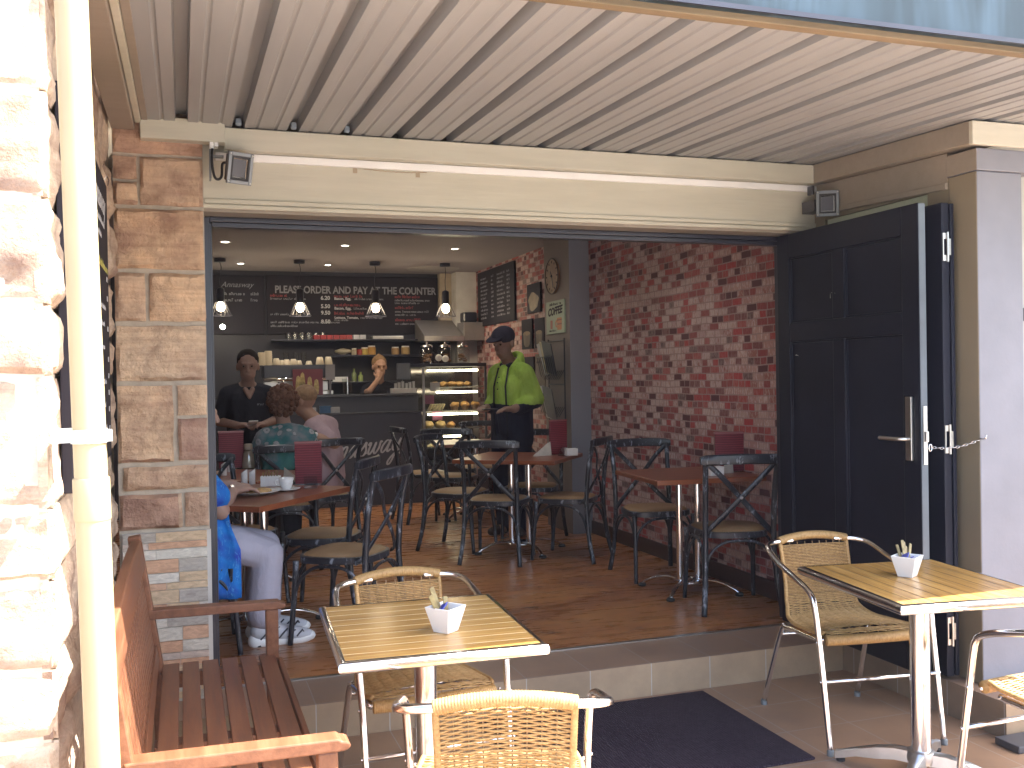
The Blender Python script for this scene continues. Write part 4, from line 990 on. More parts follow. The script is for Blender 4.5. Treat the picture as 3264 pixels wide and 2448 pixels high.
# chalk menu and posters on the brick paper
XW = 3.3088
rb = tag(MB().box((3.285,9.56,2.09),(3.3085,10.87,2.715)).build('chalk_menu', m['board'], bevel=.003), 'black menu board on the brick papered wall near the white casing', 'menu board')
g4 = MB()
for i in range(11):
    for yy, L in ((10.75,.30),(10.35,.10),(10.14,.30),(9.80,.12)):
        k += 1; squiggles(g4, (3.2847,yy,2.62-.045*i), (0,-1,0), ZAX, (-1,0,0), L*(.7+.3*((k*7)%5)/5), .026, k+400)
g4.build('chalk_lettering', m['ink_dim'], rb)
m['poster_dark'] = M_('poster_dark', (.020,.016,.026), .7, 0, .3, 6, spec=.15)
m['poster_food'] = M_('poster_food', (.20,.13,.06), .5, 0, .5, 14)
m['poster_pale'] = M_('poster_cream', (.17,.14,.11), .7, 0, .2, 8, spec=.15)
def poster(y0, y1, z0, z1, label, kind):
    p = tag(MB().box((3.290,y0,z0),(3.3088,y1,z1)).build('poster', m['poster_dark'] if kind != 'pale' else m['poster_pale'], bevel=.002), label, 'poster')
    cy_, cz = (y0+y1)/2, z0+(z1-z0)*.32; r = (y1-y0)*.34
    Mx = frame_M((3.2897,cy_,cz), (0,-1,0), (0,0,1))
    if kind == 'cup':
        MB().prism([(-r,.06),(-r*.8,-.05),(-r*.4,-.075),(r*.4,-.075),(r*.8,-.05),(r,.06)], .0008, Mx).build('cup_print', m['poster_pale'], p)
        MB().prism([(r*math.cos(t)*.96, .06+r*.22*math.sin(t)) for t in [q*PI/8 for q in range(16)]], .0012, Mx).build('coffee_print', m['poster_food'], p)
    elif kind == 'food':
        MB().prism([(r*1.1*math.cos(t)*(1+.1*math.sin(5*t)), .02+r*.7*math.sin(t)*(1+.12*math.cos(3*t))) for t in [q*PI/12 for q in range(24)]], .0008, Mx).build('food_print', m['poster_food'], p)
    else:
        q = MB(); squiggles(q, (3.2896,y1-.04,z1-.09), (0,-1,0), ZAX, (-1,0,0), y1-y0-.08, .03, 77); q.build('print_line', m['poster_dark'], p)
    return p
poster(8.80,9.18,2.13,2.42,'dark food poster, uppermost on the brick papered wall','food')
poster(9.05,9.36,1.78,2.08,'dark poster with a coffee cup, beside the narrower cup poster','cup')
poster(8.72,8.98,1.78,2.07,'narrow dark coffee cup poster next to the grey pillar','cup')
poster(9.02,9.33,1.40,1.70,'dark poster low on the brick papered wall behind the hi-vis jacket','food')
poster(8.70,8.97,1.35,1.72,'cream poster low beside the magazine rack','pale')

# clock, coffee sign and magazine rack on the pillar's side
XP = 3.1248
ck_ = empty('wall_clock', (XP,8.01,2.385), 0, 'round brown wooden wall clock on the grey pillar', 'clock')
Q = Matrix.Rotation(R(-90),4,'Y')
def disc(r, x0, x1, n=40, c=(0,0)):
    b = MB(); b.M = Q; b.lathe([(r,x0),(r,x1)], (c[1],c[0],0), n); return b
a = N('clock_face'); n1 = a.noise(a.coord((1,1,1)), 8, 5, .6, 1.5); a.set(a.ramp(n1, [(.3,(.20,.10,.06)),(.55,(.30,.19,.11)),(.75,(.36,.27,.17))]), .5); m['clock'] = a.m
disc(.155,.001,.018).build('clock_face', m['clock'], ck_, smooth=True, auto=40)
MB().tube([(-.019,.155*math.cos(q*PI/20),.155*math.sin(q*PI/20)) for q in range(40)], .006, 6, closed=True).build('clock_rim', m['skirt'], ck_, smooth=True)
MB().bar((-.0195,0,0),(-.0195,.035,.045),.008,.002,(1,0,0)).bar((-.0195,0,0),(-.0195,-.03,-.105),.010,.002,(1,0,0)).ball((-.02,0,0),.011,8).build('clock_hands', m['frame_black'], ck_)
tk = MB()
for i in range(12):
    c_, s_ = math.cos(i*PI/6), math.sin(i*PI/6); tk.bar((-.0188,.115*c_,.115*s_),(-.0188,.135*c_,.135*s_),.012,.0015,(1,0,0))
tk.build('hour_marks', m['poster_dark'], ck_)
sg_ = tag(MB().box((3.108,7.735,1.875),(3.1246,8.165,2.165)).build('coffee_sign', M_('mint_sign_paint', (.30,.38,.27), .5, 0, .12, 4), bevel=.003), 'mint green painted tin sign reading COFFEE with an orange mug', 'sign')
FM = lambda y, z: frame_M((3.1076,y,z), (0,-1,0), (0,0,1))
tw = text('COFFEE', .1, frame_M((0,0,0), (1,0,0), (0,1,0)), m['poster_dark'], 'sign_lettering', sg_, .0006, shear=.25, bold=.004)
ws = max(v.co.x for v in tw.data.vertices); tw.data.transform(FM(8.12,2.035) @ Matrix.Rotation(R(3),4,'Z') @ Matrix.Scale(.36/ws,4,(1,0,0)) @ Matrix.Scale(.92,4,(0,1,0)))
q = MB(); squiggles(q, (3.1076,8.08,2.125), (0,-1,0), ZAX, (-1,0,0), .28, .026, 5); squiggles(q, (3.1076,8.09,1.895), (0,-1,0), ZAX, (-1,0,0), .16, .02, 6); q.build('sign_small_print', m['poster_dark'], sg_)
org = M_('orange_mug_print', (.45,.14,.04), .5)
MB().prism([(.0,.0),(.10,.0),(.105,.095),(.10,.105),(.0,.105),(-.005,.095)], .0008, FM(7.895,1.905)).prism([(-.006,.02),(-.04,.03),(-.045,.07),(-.02,.09),(-.006,.085),(-.006,.07),(-.025,.068),(-.025,.042),(-.006,.038)], .0008, FM(7.895,1.905)).build('mug_emblem', org, sg_)
MB().prism([(0,0),(.05,0),(.05,.075),(0,.075)], .0008, FM(8.06,1.92)).build('red_stamp', M_('red_print', (.36,.09,.06), .5), sg_)
MB().prism([(0,.0),(.105,0),(.105,.012),(0,.012)], .0010, FM(7.895,1.95)).prism([(0,.0),(.105,0),(.105,.012),(0,.012)], .0010, FM(7.895,1.985)).build('mug_stripes', M_('mug_stripe', (.2,.05,.02), .5), sg_)
rk = empty('magazine_rack', (3.12,7.95,.15), 0, 'black wire magazine rack on the pillar below the coffee sign', 'rack')
wr = MB()
for y in (-.19,.19): wr.tube([(-.005,y,.95),(-.005,y,1.68)], .006, 6)
for z in (.96,1.28,1.66): wr.tube([(-.005,-.19,z),(-.005,.19,z)], .005, 6)
wr.build('rack_frame', m['frame_black'], rk)
for z in (1.42,1.10):
    pc = MB()
    for i in range(9):
        y = -.18+.045*i; pc.tube([(-.008,y,z-.02),(-.06,y,z-.10),(-.085,y,z-.06),(-.12,y,z+.10)], .003, 5)
    pc.tube([(-.12,-.18,z+.10),(-.12,.18,z+.10)], .004, 5)
    pc.build('rack_pocket', m['frame_black'], rk)
mags = [('magazine_pale',(.42,.42,.44)),('magazine_cream',(.42,.36,.2)),('magazine_dark',(.02,.022,.035)),('magazine_brown',(.14,.085,.06)),('magazine_white',(.5,.5,.5)),('magazine_grey',(.09,.09,.11))]
for i, (nm, c) in enumerate(mags):
    zb = 1.52 if i < 3 else 1.13; y = 8.02-.06*(i%3); b = MB()
    b.M = Matrix.Translation((3.075-.012*(i%3),y,zb)) @ Matrix.Rotation(R(-14),4,'Y') @ Matrix.Rotation(R((-6,4,10)[i%3]),4,'X')
    b.box((-.004,-.105,0),(.004,.105,.29))
    o = b.build('magazine', M_(nm, c, .3, 0, .3, 9), None, bevel=.001)
    tag(o, ['pale magazine in the rack\'s upper pocket, rearmost','cream covered magazine in the rack\'s upper pocket, middle','black covered magazine in the rack\'s upper pocket, frontmost','brown magazine in the rack\'s lower pocket, rearmost','white magazine in the rack\'s lower pocket, middle','dark grey magazine in the rack\'s lower pocket, frontmost'][i], 'magazine', 'magazines in the rack')

# pendant lamps and downlights
bulb_m = emit('lit_bulb', (1,.80,.52), 9)
pd = empty('pendant_lamp', (0,0,2.75), 0, 'x', 'pendant lamp', 'wire cage pendant lamps over the counter')
MB().lathe([(.001,-.001),(.058,-.001),(.058,-.034),(.050,-.040),(.001,-.040)], n=20).build('ceiling_rose', m['frame_black'], pd, smooth=True, auto=40)
MB().tube(spline([(0,0,-.04),(.012,0,-.10),(-.006,0,-.2),(.002,0,-.3)],6), .004, 6).build('cord', m['frame_black'], pd)
MB().lathe([(.006,-.29),(.034,-.305),(.038,-.32),(.038,-.43),(.045,-.445)], n=18).build('socket', m['frame_black'], pd, smooth=True, auto=40)
MB().lathe([(.014,-.431),(.022,-.445),(.038,-.475),(.042,-.495),(.036,-.52),(.02,-.535),(.001,-.54)], n=18).build('bulb', bulb_m, pd, smooth=True)
cg = MB()
for i in range(16):
    t = 2*PI*i/16; cg.tube([(.045*math.cos(t),.045*math.sin(t),-.44),(.108*math.cos(t),.108*math.sin(t),-.575)], .0017, 5)
for z, r in ((-.578,.110),(-.44,.045)): cg.tube([(r*math.cos(q*PI/16),r*math.sin(q*PI/16),z) for q in range(32)], .0032, 5, closed=True)
cg.build('wire_cage', m['frame_black'], pd); remember(pd)
WHERE = ['nearest the door frame jamb','over the coffee machine','above the counter screen','in front of the cream wall panel']
for i, x in enumerate((.375,1.165,1.955,2.725)):
    y = 10.23; lb = 'black wire cage pendant lamp ' + WHERE[i]
    if i == 0: pd.location = (x,y,2.75); pd['label'] = lb
    else: dup(pd, (x,y,2.75), R(17*i), lb)
    l = bpy.data.lights.new('pendant_glow', 'POINT'); l.energy = 1.1; l.color = (1,.80,.55); l.shadow_soft_size = .05
    lo_ = bpy.data.objects.new('pendant_glow', l); COL.objects.link(lo_); lo_.location = (x,y,2.20)
dlm = emit('downlight_glow', (1,.93,.80), 9)
dl = empty('downlight', (0,0,2.75), 0, 'x', 'downlight', 'recessed downlights in the shop ceiling')
MB().lathe([(.048,-.0005),(.048,-.006),(.036,-.006),(.034,-.0015)], n=24, cap=False).build('trim_ring', m['steel'], dl, smooth=True, auto=40)
MB().lathe([(.001,-.0008),(.033,-.0008),(.033,-.002),(.001,-.002)], n=20).build('lens', dlm, dl); remember(dl)
first = True
DLW = {0:'over the counter end by the coffee machine',1:'over the display case end of the counter',2:'above the hi-vis man',3:'above the staff member by the door jamb',4:'nearest the door jamb, mid ceiling',5:'added unseen, mid ceiling between the tables',6:'added unseen, front of the ceiling over the plate table',7:'added unseen, front of the ceiling over the middle of the floor',8:'added unseen, front of the ceiling by the brick wall',9:'added unseen, over the couple',10:'added unseen, above the middle table aisle',11:'added unseen, over the middle table'}  # mid and front ceiling downlights are unseen, added to brighten the room
for i, (x, y) in enumerate(((1.51,10.59),(2.55,10.62),(2.51,9.04),(.6,10.63),(.38,9.01),(1.45,9.03),(.5,5.8),(1.5,5.8),(2.5,5.8),(.5,7.4),(1.5,7.4),(2.5,7.4))):
    lb = 'small round recessed ceiling downlight ' + DLW[i]
    if first: dl.location = (x,y,2.7495); dl['label'] = lb; first = False
    else: dup(dl, (x,y,2.7495), 0, lb)
    l = bpy.data.lights.new('downlight_beam', 'SPOT'); l.energy = 2.4; l.spot_size = R(125); l.spot_blend = .8; l.color = (1,.97,.93); l.shadow_soft_size = .035
    lo_ = bpy.data.objects.new('downlight_beam', l); COL.objects.link(lo_); lo_.location = (x,y,2.735)
tag(MB().lathe([(.001,-.012),(.27,-.012),(.30,-.004),(.30,-.0005)], (2.72,10.75,2.75), 40).build('ceiling_vent', M_('vent_grey', (.30,.28,.27), .6), smooth=True, auto=40), 'round white ceiling vent above the display case', 'vent')
p = at(481,706,10.9); wl_ = tag(MB().ball(p, .026, 12).build('glowing_bulb', emit('small_bulb',(1,.88,.6),26), smooth=True), 'small bare glowing bulb low beside the black door jamb', 'bulb')

# display case
dc = empty('display_case', (2.83,10.3,.15), 0, 'glass fronted lit cake display case with four shelves', 'display case')
def bx(lo, hi): return MB().box((lo[0]-2.83,lo[1]-10.3,lo[2]-.15),(hi[0]-2.83,hi[1]-10.3,hi[2]-.15))
bx((2.47,10.30,.151),(3.20,10.90,.56)).build('base_cabinet', M_('case_base', (.06,.055,.06), .3, 0, .2, 4), dc, bevel=.004)
bx((2.47,10.30,1.625),(3.20,10.90,1.665)).build('case_top', m['frame_black'], dc, bevel=.003)
bx((2.47,10.86,.561),(3.20,10.90,1.6245)).build('case_back', M_('mirror_back', (.10,.09,.085), .12, .6, .2, 5), dc)
bx((2.47,10.30,.561),(2.492,10.325,1.6245)).build('corner_post', m['steel'], dc)
bx((3.178,10.30,.561),(3.20,10.325,1.6245)).build('corner_post', m['frame_black'], dc)
bx((2.493,10.305,.565),(3.177,10.309,1.62)).build('front_glass', thin_glass('case_glass', (.95,.97,.96), .05), dc)
for z in (1.405,1.14,.95,.745):
    bx((2.495,10.36,z-.014),(3.176,10.858,z)).build('shelf', M_('case_shelf', (.16,.15,.14), .2, .2), dc)
tube_m = emit('lit_tube', (1,.88,.60), 5)
for z, x0, x1 in ((1.585,2.53,3.11),(1.345,2.63,3.10),(1.105,2.53,3.10),(.86,2.53,2.95)):
    bx((x0,10.33,z-.010),(x1,10.35,z+.010)).build('light_tube', tube_m, dc, bevel=.006)
def lump(mb, c, r, sq, seed):
    n0 = len(mb.v); mb.ball(c, r, 14, sq); sd = Vector((seed*3.1,seed*1.7,seed))
    for i in range(n0, len(mb.v)):
        p = mb.v[i]; mb.v[i] = p + (p-Vector(c))*.35*noise.noise(p*28+sd)
crust = M_('golden_crust', (.40,.22,.075), .5, 0, .45, 22, .3, 60); wrap_ = M_('muffin_case', (.16,.09,.045), .6, 0, .2, 30); iced = M_('striped_icing', (.55,.45,.26), .35, 0, .4, 30)
choc = M_('dark_cake', (.06,.03,.02), .4, 0, .3, 20); bread = M_('bread_roll', (.42,.29,.13), .6, 0, .35, 14)
k = 0
POS = [('muffin',2.90,1.14,'muffin in a dark paper case, nearer the case middle'),('muffin',3.03,1.14,'muffin in a dark paper case, beside the price card side'),('slice',2.62,1.14,'icing striped pastry slices on the second lit shelf'),('muffin',3.14,1.14,'muffin half hidden behind the man\'s hand')]
for x, z, kd, lb in [(2.66,1.405,'bun','golden savoury pastry on the top shelf, furthest from the man'),(2.76,1.405,'bun','golden pastry second on the top shelf'),(2.85,1.405,'bun','golden pastry in the middle of the top shelf'),(2.94,1.405,'bun','golden pastry fourth on the top shelf'),(3.03,1.405,'bun','golden pastry on the top shelf closest to the man'),
    (2.88,1.14,'muffin','muffin in a dark paper case, middle of the second shelf'),(3.00,1.14,'muffin','muffin in a dark paper case, nearer the man on the second shelf'),(2.65,1.14,'slice','icing striped pastry slice pile on the second shelf'),(3.12,1.14,'muffin','muffin in a dark paper case half hidden by the man'),
    (2.57,.95,'bun2','wrapped bread roll at the steel post end of the third shelf'),(2.71,.95,'bun2','wrapped bread roll second on the third shelf'),(2.83,.95,'bun','tall filled roll on the third shelf'),(2.62,.745,'wedge','pale cream cake wedge on the lowest shelf'),(2.80,.745,'wedge','pale cream cake wedge beside the chair back on the lowest shelf')]:
    k += 1; y = 10.50
    if kd == 'muffin':
        t = empty('muffin', (x,y,z), 0, lb, 'muffin', 'cakes in the display case')
        MB().lathe([(.034,.001),(.046,.055)], n=18).build('paper_case', wrap_, t, smooth=True, auto=40)
        q = MB(); lump(q, (0,0,.062), .052, (1,1,.62), k); q.build('muffin_top', crust, t, smooth=True)
    elif kd == 'slice':
        q = MB()
        for i in range(5): q.M = Matrix.Translation((x-.07+.034*i,y,z)) @ Matrix.Rotation(R(28),4,'Y'); q.box((-.008,-.05,.0),(.008,.05,.085))
        tag(q.build('pastry_slice', iced, None, bevel=.004), lb, 'pastry', 'cakes in the display case')
    elif kd == 'wedge':
        q = MB(); q.prism([(0,0),(.16,0),(.16,.075)], .09, Matrix(((1,0,0,x-.08),(0,0,-1,y+.05),(0,1,0,z+.001),(0,0,0,1))))
        tag(q.build('cake_wedge', iced, None, bevel=.004), lb, 'cake', 'cakes in the display case')
    else:
        q = MB(); lump(q, (x,y,z+(.028 if kd == 'bun' else .034)), .05 if kd == 'bun' else .06, (1,1,.62 if z > 1.2 else .75), k)
        tag(q.build('pastry', crust if kd == 'bun' else bread, None, smooth=True), lb, 'pastry', 'cakes in the display case')
for x, z, lb in ((2.55,1.27,'pink price card below the top shelf of the display case'),(2.64,1.09,'pink price card in front of the second shelf'),(2.62,1.41,'pale price card standing on the top shelf')):
    tag(MB().box((x-.055,10.342,z-.05),(x+.055,10.346,z+.045)).build('price_card', M_('pink_card', (.30,.10,.17) if z < 1.35 else (.4,.38,.4), .5, 0, .1)), lb, 'price card')
# jars on the case
m['jar_glass'] = thin_glass('jar_glass', (.86,.88,.87), .10)
cook = M_('cookies', (.22,.12,.055), .7, 0, .45, 26, .5, 50)
jr = empty('cookie_jar', (0,0,0), 0, 'x', 'jar', 'glass cookie jars on the display case')
MB().lathe([(.02,.002),(.078,.002),(.082,.02),(.082,.15),(.060,.175),(.056,.18)], n=28, cap=False).build('jar_body', m['jar_glass'], jr, smooth=True, auto=50)
MB().lathe([(.058,.178),(.070,.182),(.066,.20),(.03,.212),(.012,.218),(.016,.228),(.014,.24),(.001,.244)], n=28).build('jar_lid', m['chrome'], jr, smooth=True, auto=50)
q = MB(); random.seed(5)
for i in range(16):
    t = random.uniform(0,6.3); r = random.uniform(0,.045); lump(q, (r*math.cos(t),r*math.sin(t),.03+.012*(i//2)*.8), .024, (1,1,.5), i)
q.build('cookies', cook, jr, smooth=True); remember(jr)
for i, (x, lb) in enumerate(((2.575,'glass cookie jar with chrome lid furthest from the hi-vis man'),(2.785,'glass cookie jar with chrome lid, middle of three'),(2.985,'glass cookie jar with chrome lid closest to the hi-vis man'))):
    if i == 0: jr.location = (x,10.52,1.6655); jr['label'] = lb
    else: dup(jr, (x,10.52,1.6655), i, lb)
for x, h, lb in ((2.635,.115,'taller black takeaway tin before the cookie jars'),(2.715,.095,'shorter black takeaway tin before the cookie jars')):
    t = empty('black_tin', (x,10.38,1.6655), 0, lb, 'tin'); MB().lathe([(.034,0),(.034,h)], n=20).build('tin_body', m['poster_dark'], t, smooth=True, auto=40)
    MB().lathe([(.036,h),(.036,h+.018),(.03,h+.022)], n=20).build('tin_lid', m['white_plastic'], t, smooth=True, auto=40)
    MB().lathe([(.016,0),(.016,.002)], n=16).build('tin_badge', m['poster_pale'], t); t.children[-1].rotation_euler = (R(90),0,0); t.children[-1].location = (0,-.033,h*.5)

# coffee machine and what stands on it
CT = 1.3425
cmch = empty('coffee_machine', (1.17,10.72,CT), 0, 'black and steel espresso machine on the counter', 'coffee machine')
MB().box((-.36,-.17,.19),(.36,.2,.325)).build('machine_body', m['frame_black'], cmch, bevel=.01)
MB().box((-.34,.03,.03),(.34,.19,.189)).build('machine_back', m['steel'], cmch, bevel=.006)
MB().box((-.37,-.18,.001),(.37,.2,.045)).build('drip_tray', m['steel'], cmch, bevel=.008)
MB().tube([(-.36,-.185,.17),(.36,-.185,.17)], .024, 12).build('steel_rail', m['chrome'], cmch, smooth=True)
for x in (-.18,.1):
    MB().lathe([(.032,.13),(.036,.188)], (x,-.09,0), 16).tube([(x,-.09,.125),(x,-.24,.115)], .012, 8).build('group_head', m['chrome'], cmch, smooth=True, auto=40)
cupm = M_('warm_white_cup', (.62,.56,.45), .3, 0, .06)
def cups(name, x, y, z, r0, r1, h, label, group, n=1, handle=False):
    t = empty(name, (x,y,z), 0, label, 'cup', group)
    MB().lathe([(r1*.9,.0005),(r1,.006),(r0,h*.8),(r0*.8,h),(.001,h)], n=20).build('cup_body', cupm, t, smooth=True, auto=50)
    if handle: MB().tube([(r1*.9,0,.016),(r1+.022,0,.024),(r1+.020,0,h*.7),(r0*.95,0,h*.78)], .0045, 6).build('cup_handle', cupm, t, smooth=True)
    return t
ZM = CT+.3255
for i, (px, r, h, lb) in enumerate(((566,.042,.14,'tall stack of upturned takeaway cups on the coffee machine end'),(580,.040,.155,'tallest stack of upturned takeaway cups on the coffee machine'),)):
    p = at(px,790,10.68); tag(MB().lathe([(r*1.05,.0005)] + [q for j in range(7) for q in ((r*(1.06-.02*j)+.002,h*(j/7)+.004),(r*(1.04-.02*j),h*((j+1)/7)))] + [(.001,h)], (p.x,10.68,ZM), 20).build('takeaway_cups', cupm, smooth=True, auto=40), lb, 'cups')
for i, (px, r, h, lb) in enumerate(((597,.042,.075,'upturned coffee cup beside the takeaway cup stack'),(608,.038,.055,'small upturned cup second along the coffee machine'),(620,.042,.062,'upturned cup third along the coffee machine'),(634,.042,.066,'upturned cup fourth along the coffee machine'),(646,.038,.05,'low upturned cup fifth along the coffee machine'),(668,.038,.045,'low upturned cup sixth along the coffee machine'),(691,.046,.085,'large upturned cup near the machine\'s far end'),(710,.046,.088,'large upturned cup at the very end of the machine'))):
    p = at(px,790,10.66); cups('coffee_cup', p.x, 10.66+.015*(i%3), ZM, r*.75, r, h, lb, 'cups on the coffee machine')
for px, lb in ((640,'tall clear glass behind the cups, nearer the takeaway stack'),(656,'tall clear glass behind the cups, second'),(618,'tall clear glass behind the cups, third')):
    p = at(px,780,10.86); tag(MB().lathe([(.026,.0005),(.032,.14)], (p.x,10.86,ZM), 16).build('drinking_glass', m['jar_glass'], smooth=True, auto=40), lb, 'glass')
cdm = M_('maroon_card', (.14,.022,.035), .4, 0, .15, 5)
cd_ = tag(MB().box((1.10,10.452,CT),(1.415,10.460,1.62)).build('food_sign_card', cdm, bevel=.002), 'maroon card with filled rolls pictured, standing on the counter', 'sign')
q = MB()
for x, h_ in ((1.155,.2),(1.20,.235),(1.275,.19),(1.345,.16)): q.prism([(-.022,0),(.024,0),(.030,h_*.5),(.02,h_*.9),(.004,h_),(-.016,h_*.92),(-.028,h_*.45)], .0008, frame_M((x,10.4518,CT+.012), XAX, ZAX))
q.build('roll_picture', M_('roll_print', (.38,.30,.13), .5, 0, .5, 30), cd_)
tag(MB().box((1.445,10.455,CT+.16),(1.545,10.463,CT+.325)).box((1.485,10.463,CT),(1.505,10.475,CT+.16)).build('grey_notice', M_('grey_notice', (.20,.20,.23), .5, 0, .1)), 'small grey notice holder beside the maroon food card', 'notice')
bl_ = empty('blender_jug', (1.70,10.6,CT), 0, 'clear jug with steel rod on the counter', 'jug')
MB().lathe([(.055,.001),(.06,.17)], n=20, cap=False).build('jug_body', m['jar_glass'], bl_, smooth=True); MB().lathe([(.009,0),(.009,.19)], n=10).build('rod', m['chrome'], bl_)
ps = empty('till_screen', (2.33,10.62,CT), 0, 'dark till screen on a stand behind the counter edge', 'screen')
MB().box((-.075,-.012,.15),(.075,.012,.33)).build('screen_panel', M_('screen_back', (.06,.065,.085), .4), ps, bevel=.004); MB().box((-.012,0,.0),(.012,.02,.16)).box((-.06,-.05,0),(.06,.06,.014)).build('stand', m['frame_black'], ps)
bxs = empty('card_box', (2.30,10.50,CT), 0, 'low white box of cards on the counter near the display case', 'box')
MB().box((-.14,-.05,.001),(.14,.05,.055)).build('box_body', M_('pale_box', (.40,.38,.38), .5), bxs, bevel=.003)
for i in range(6): MB().box((-.10+.04*i,-.02,.02),(-.075+.04*i,.02,.11+.01*(i%3))).build('card_tab', M_('card_tab', (.3,.3,.31), .5), bxs)
for px, w_, h_, c, lb in ((672,.05,.06,(.45,.44,.42),'small white carton on the counter ledge'),(703,.06,.075,(.04,.11,.22),'small blue box on the counter ledge'),(723,.05,.06,(.42,.41,.40),'small printed white box beside the blue box')):
    p = at(px,885,10.36); tag(MB().box((p.x-w_,10.33,1.1515),(p.x+w_,10.40,1.1515+h_)).build('small_box', M_('carton', c, .5, 0, .15, 12), None, bevel=.002), lb, 'box')

# shelves behind the counter
sh1 = tag(MB().box((1.62,11.05,1.765),(2.72,11.318,1.785)).build('wall_shelf', m['frame_black'], bevel=.003), 'dark wall shelf of jars behind the counter', 'shelf')
sh2 = tag(MB().box((.95,11.05,1.945),(2.72,11.318,1.962)).build('upper_shelf', m['frame_black'], bevel=.003), 'dark shelf just under the wide menu board', 'shelf')
sh3 = tag(MB().box((1.60,11.05,1.46),(2.42,11.318,1.478)).build('lower_shelf', m['frame_black'], bevel=.003), 'dark lower shelf behind the staff member', 'shelf')
for i, (px, c, r, h_, lb) in enumerate(((765,(.42,.36,.26),.03,.075,'small pale jar first on the jar shelf'),(777,(.30,.05,.04),.03,.062,'red topped jar on the jar shelf'),(788,(.46,.33,.08),.04,.085,'yellow jar on the jar shelf'),(803,(.48,.26,.07),.046,.105,'tall amber jar at the end of the jar row'),(854,(.32,.19,.08),.045,.09,'brown food tub on the jar shelf above the screen'),(876,(.36,.24,.10),.05,.10,'larger brown food tub on the jar shelf'))):
    p = at(px,765,11.15); t = empty('food_jar', (p.x,11.15,1.7855), 0, lb, 'jar')
    MB().lathe([(r,.0005),(r*1.04,.01),(r*1.04,h_*.78),(r*.85,h_*.86)], n=16).build('jar_body', M_('jar_food', c, .4, 0, .2, 12), t, smooth=True, auto=40)
    MB().lathe([(r*.9,h_*.84),(r*.9,h_),(.001,h_)], n=16).build('jar_lid', m['white_plastic'] if i != 1 else M_('red_lid',(.4,.03,.03),.4), t, smooth=True, auto=40)
q = MB(); p = at(742,762,11.15); lump(q, (p.x,11.15,1.825), .075, (1.2,.6,.42), 3); tag(q.build('paper_bag', M_('pale_bag', (.42,.38,.28), .6, 0, .2, 12), smooth=True), 'crumpled pale bag lying on the jar shelf', 'bag')
for i in range(6):
    p = at(683+14*i,728,11.15); c_ = (.32,.025,.03)
    tag(MB().box((p.x-.034,11.09,1.9625),(p.x+.034,11.2,2.012)).build('red_packet', M_('red_packet', c_, .4, 0, .25, 16), None, bevel=.004), 'red packet in the row under the wide menu board', 'packet', 'red packets in a row on the upper shelf')
for i in range(2):
    p = at(768+14*i,728,11.15)
    tag(MB().box((p.x-.034,11.09,1.9625),(p.x+.034,11.2,2.014)).build('white_packet', M_('white_packet', (.5,.5,.52), .4, 0, .1, 12), None, bevel=.004), 'white packet beside the red packets under the wide menu board', 'packet', 'white packets on the upper shelf')
p = at(832,728,11.15); tag(MB().box((p.x-.16,11.07,1.9625),(p.x+.2,11.25,2.0)).build('foil_tray', m['steel'], bevel=.006), 'long shiny foil tray on the upper shelf', 'tray')
for px, c, h_, lb in ((765,(.16,.2,.08),.15,'dark green bottle on the lower shelf'),(779,(.22,.28,.09),.11,'pale green bottle on the lower shelf')):
    p = at(px,812,11.15); tag(MB().lathe([(.028,.0005),(.028,h_*.6),(.012,h_*.75),(.012,h_),(.001,h_)], (p.x,11.15,1.4785), 14).build('sauce_bottle', M_('bottle_green', c, .2), smooth=True, auto=50), lb, 'bottle')
for px in (722,732,742):
    p = at(px,815,11.15); tag(MB().box((p.x-.026,11.08,1.4785),(p.x+.026,11.18,1.535)).build('white_carton', m['white_plastic'], None, bevel=.002), 'small white carton on the lower shelf', 'carton', 'white cartons on the lower shelf')
for i in range(6):
    p = at(622+15*i,730,11.2); tag(MB().lathe([(.03,.0005),(.037,.08)], (p.x,11.16,1.9625), 14).build('shelf_glass', m['jar_glass'], smooth=True, auto=40), 'clear tumbler on the shelf under the menu boards', 'glass', 'clear tumblers on the upper shelf')
hdv = empty('range_hood', (0,0,0), 0, 'slanted stainless range hood against the white casing', 'hood')
MB().add([(2.60,10.70,1.93),(3.055,10.70,1.93),(3.055,11.19,1.93),(2.60,11.19,1.93),(2.60,10.70,1.975),(3.055,10.70,1.975),(3.055,11.19,2.19),(2.60,11.19,2.19)],[(0,3,2,1),(4,5,6,7),(0,1,5,4),(1,2,6,5),(2,3,7,6),(3,0,4,7)]).build('hood_body', M_('hood_steel', (.25,.23,.22), .35, .4, .1), hdv, bevel=.004)
MB().box((2.595,10.69,1.925),(3.058,10.699,1.98)).build('hood_lip', m['steel'], hdv)
MB().box((3.062,10.70,1.93),(3.307,10.99,2.14)).build('hood_end', M_('hood_end', (.26,.24,.235), .4, .3), hdv, bevel=.004)
tag(MB().box((3.07,10.75,2.141),(3.24,10.9,2.26)).build('small_appliance', m['frame_black'], bevel=.02), 'small black appliance on top of the range hood', 'appliance')
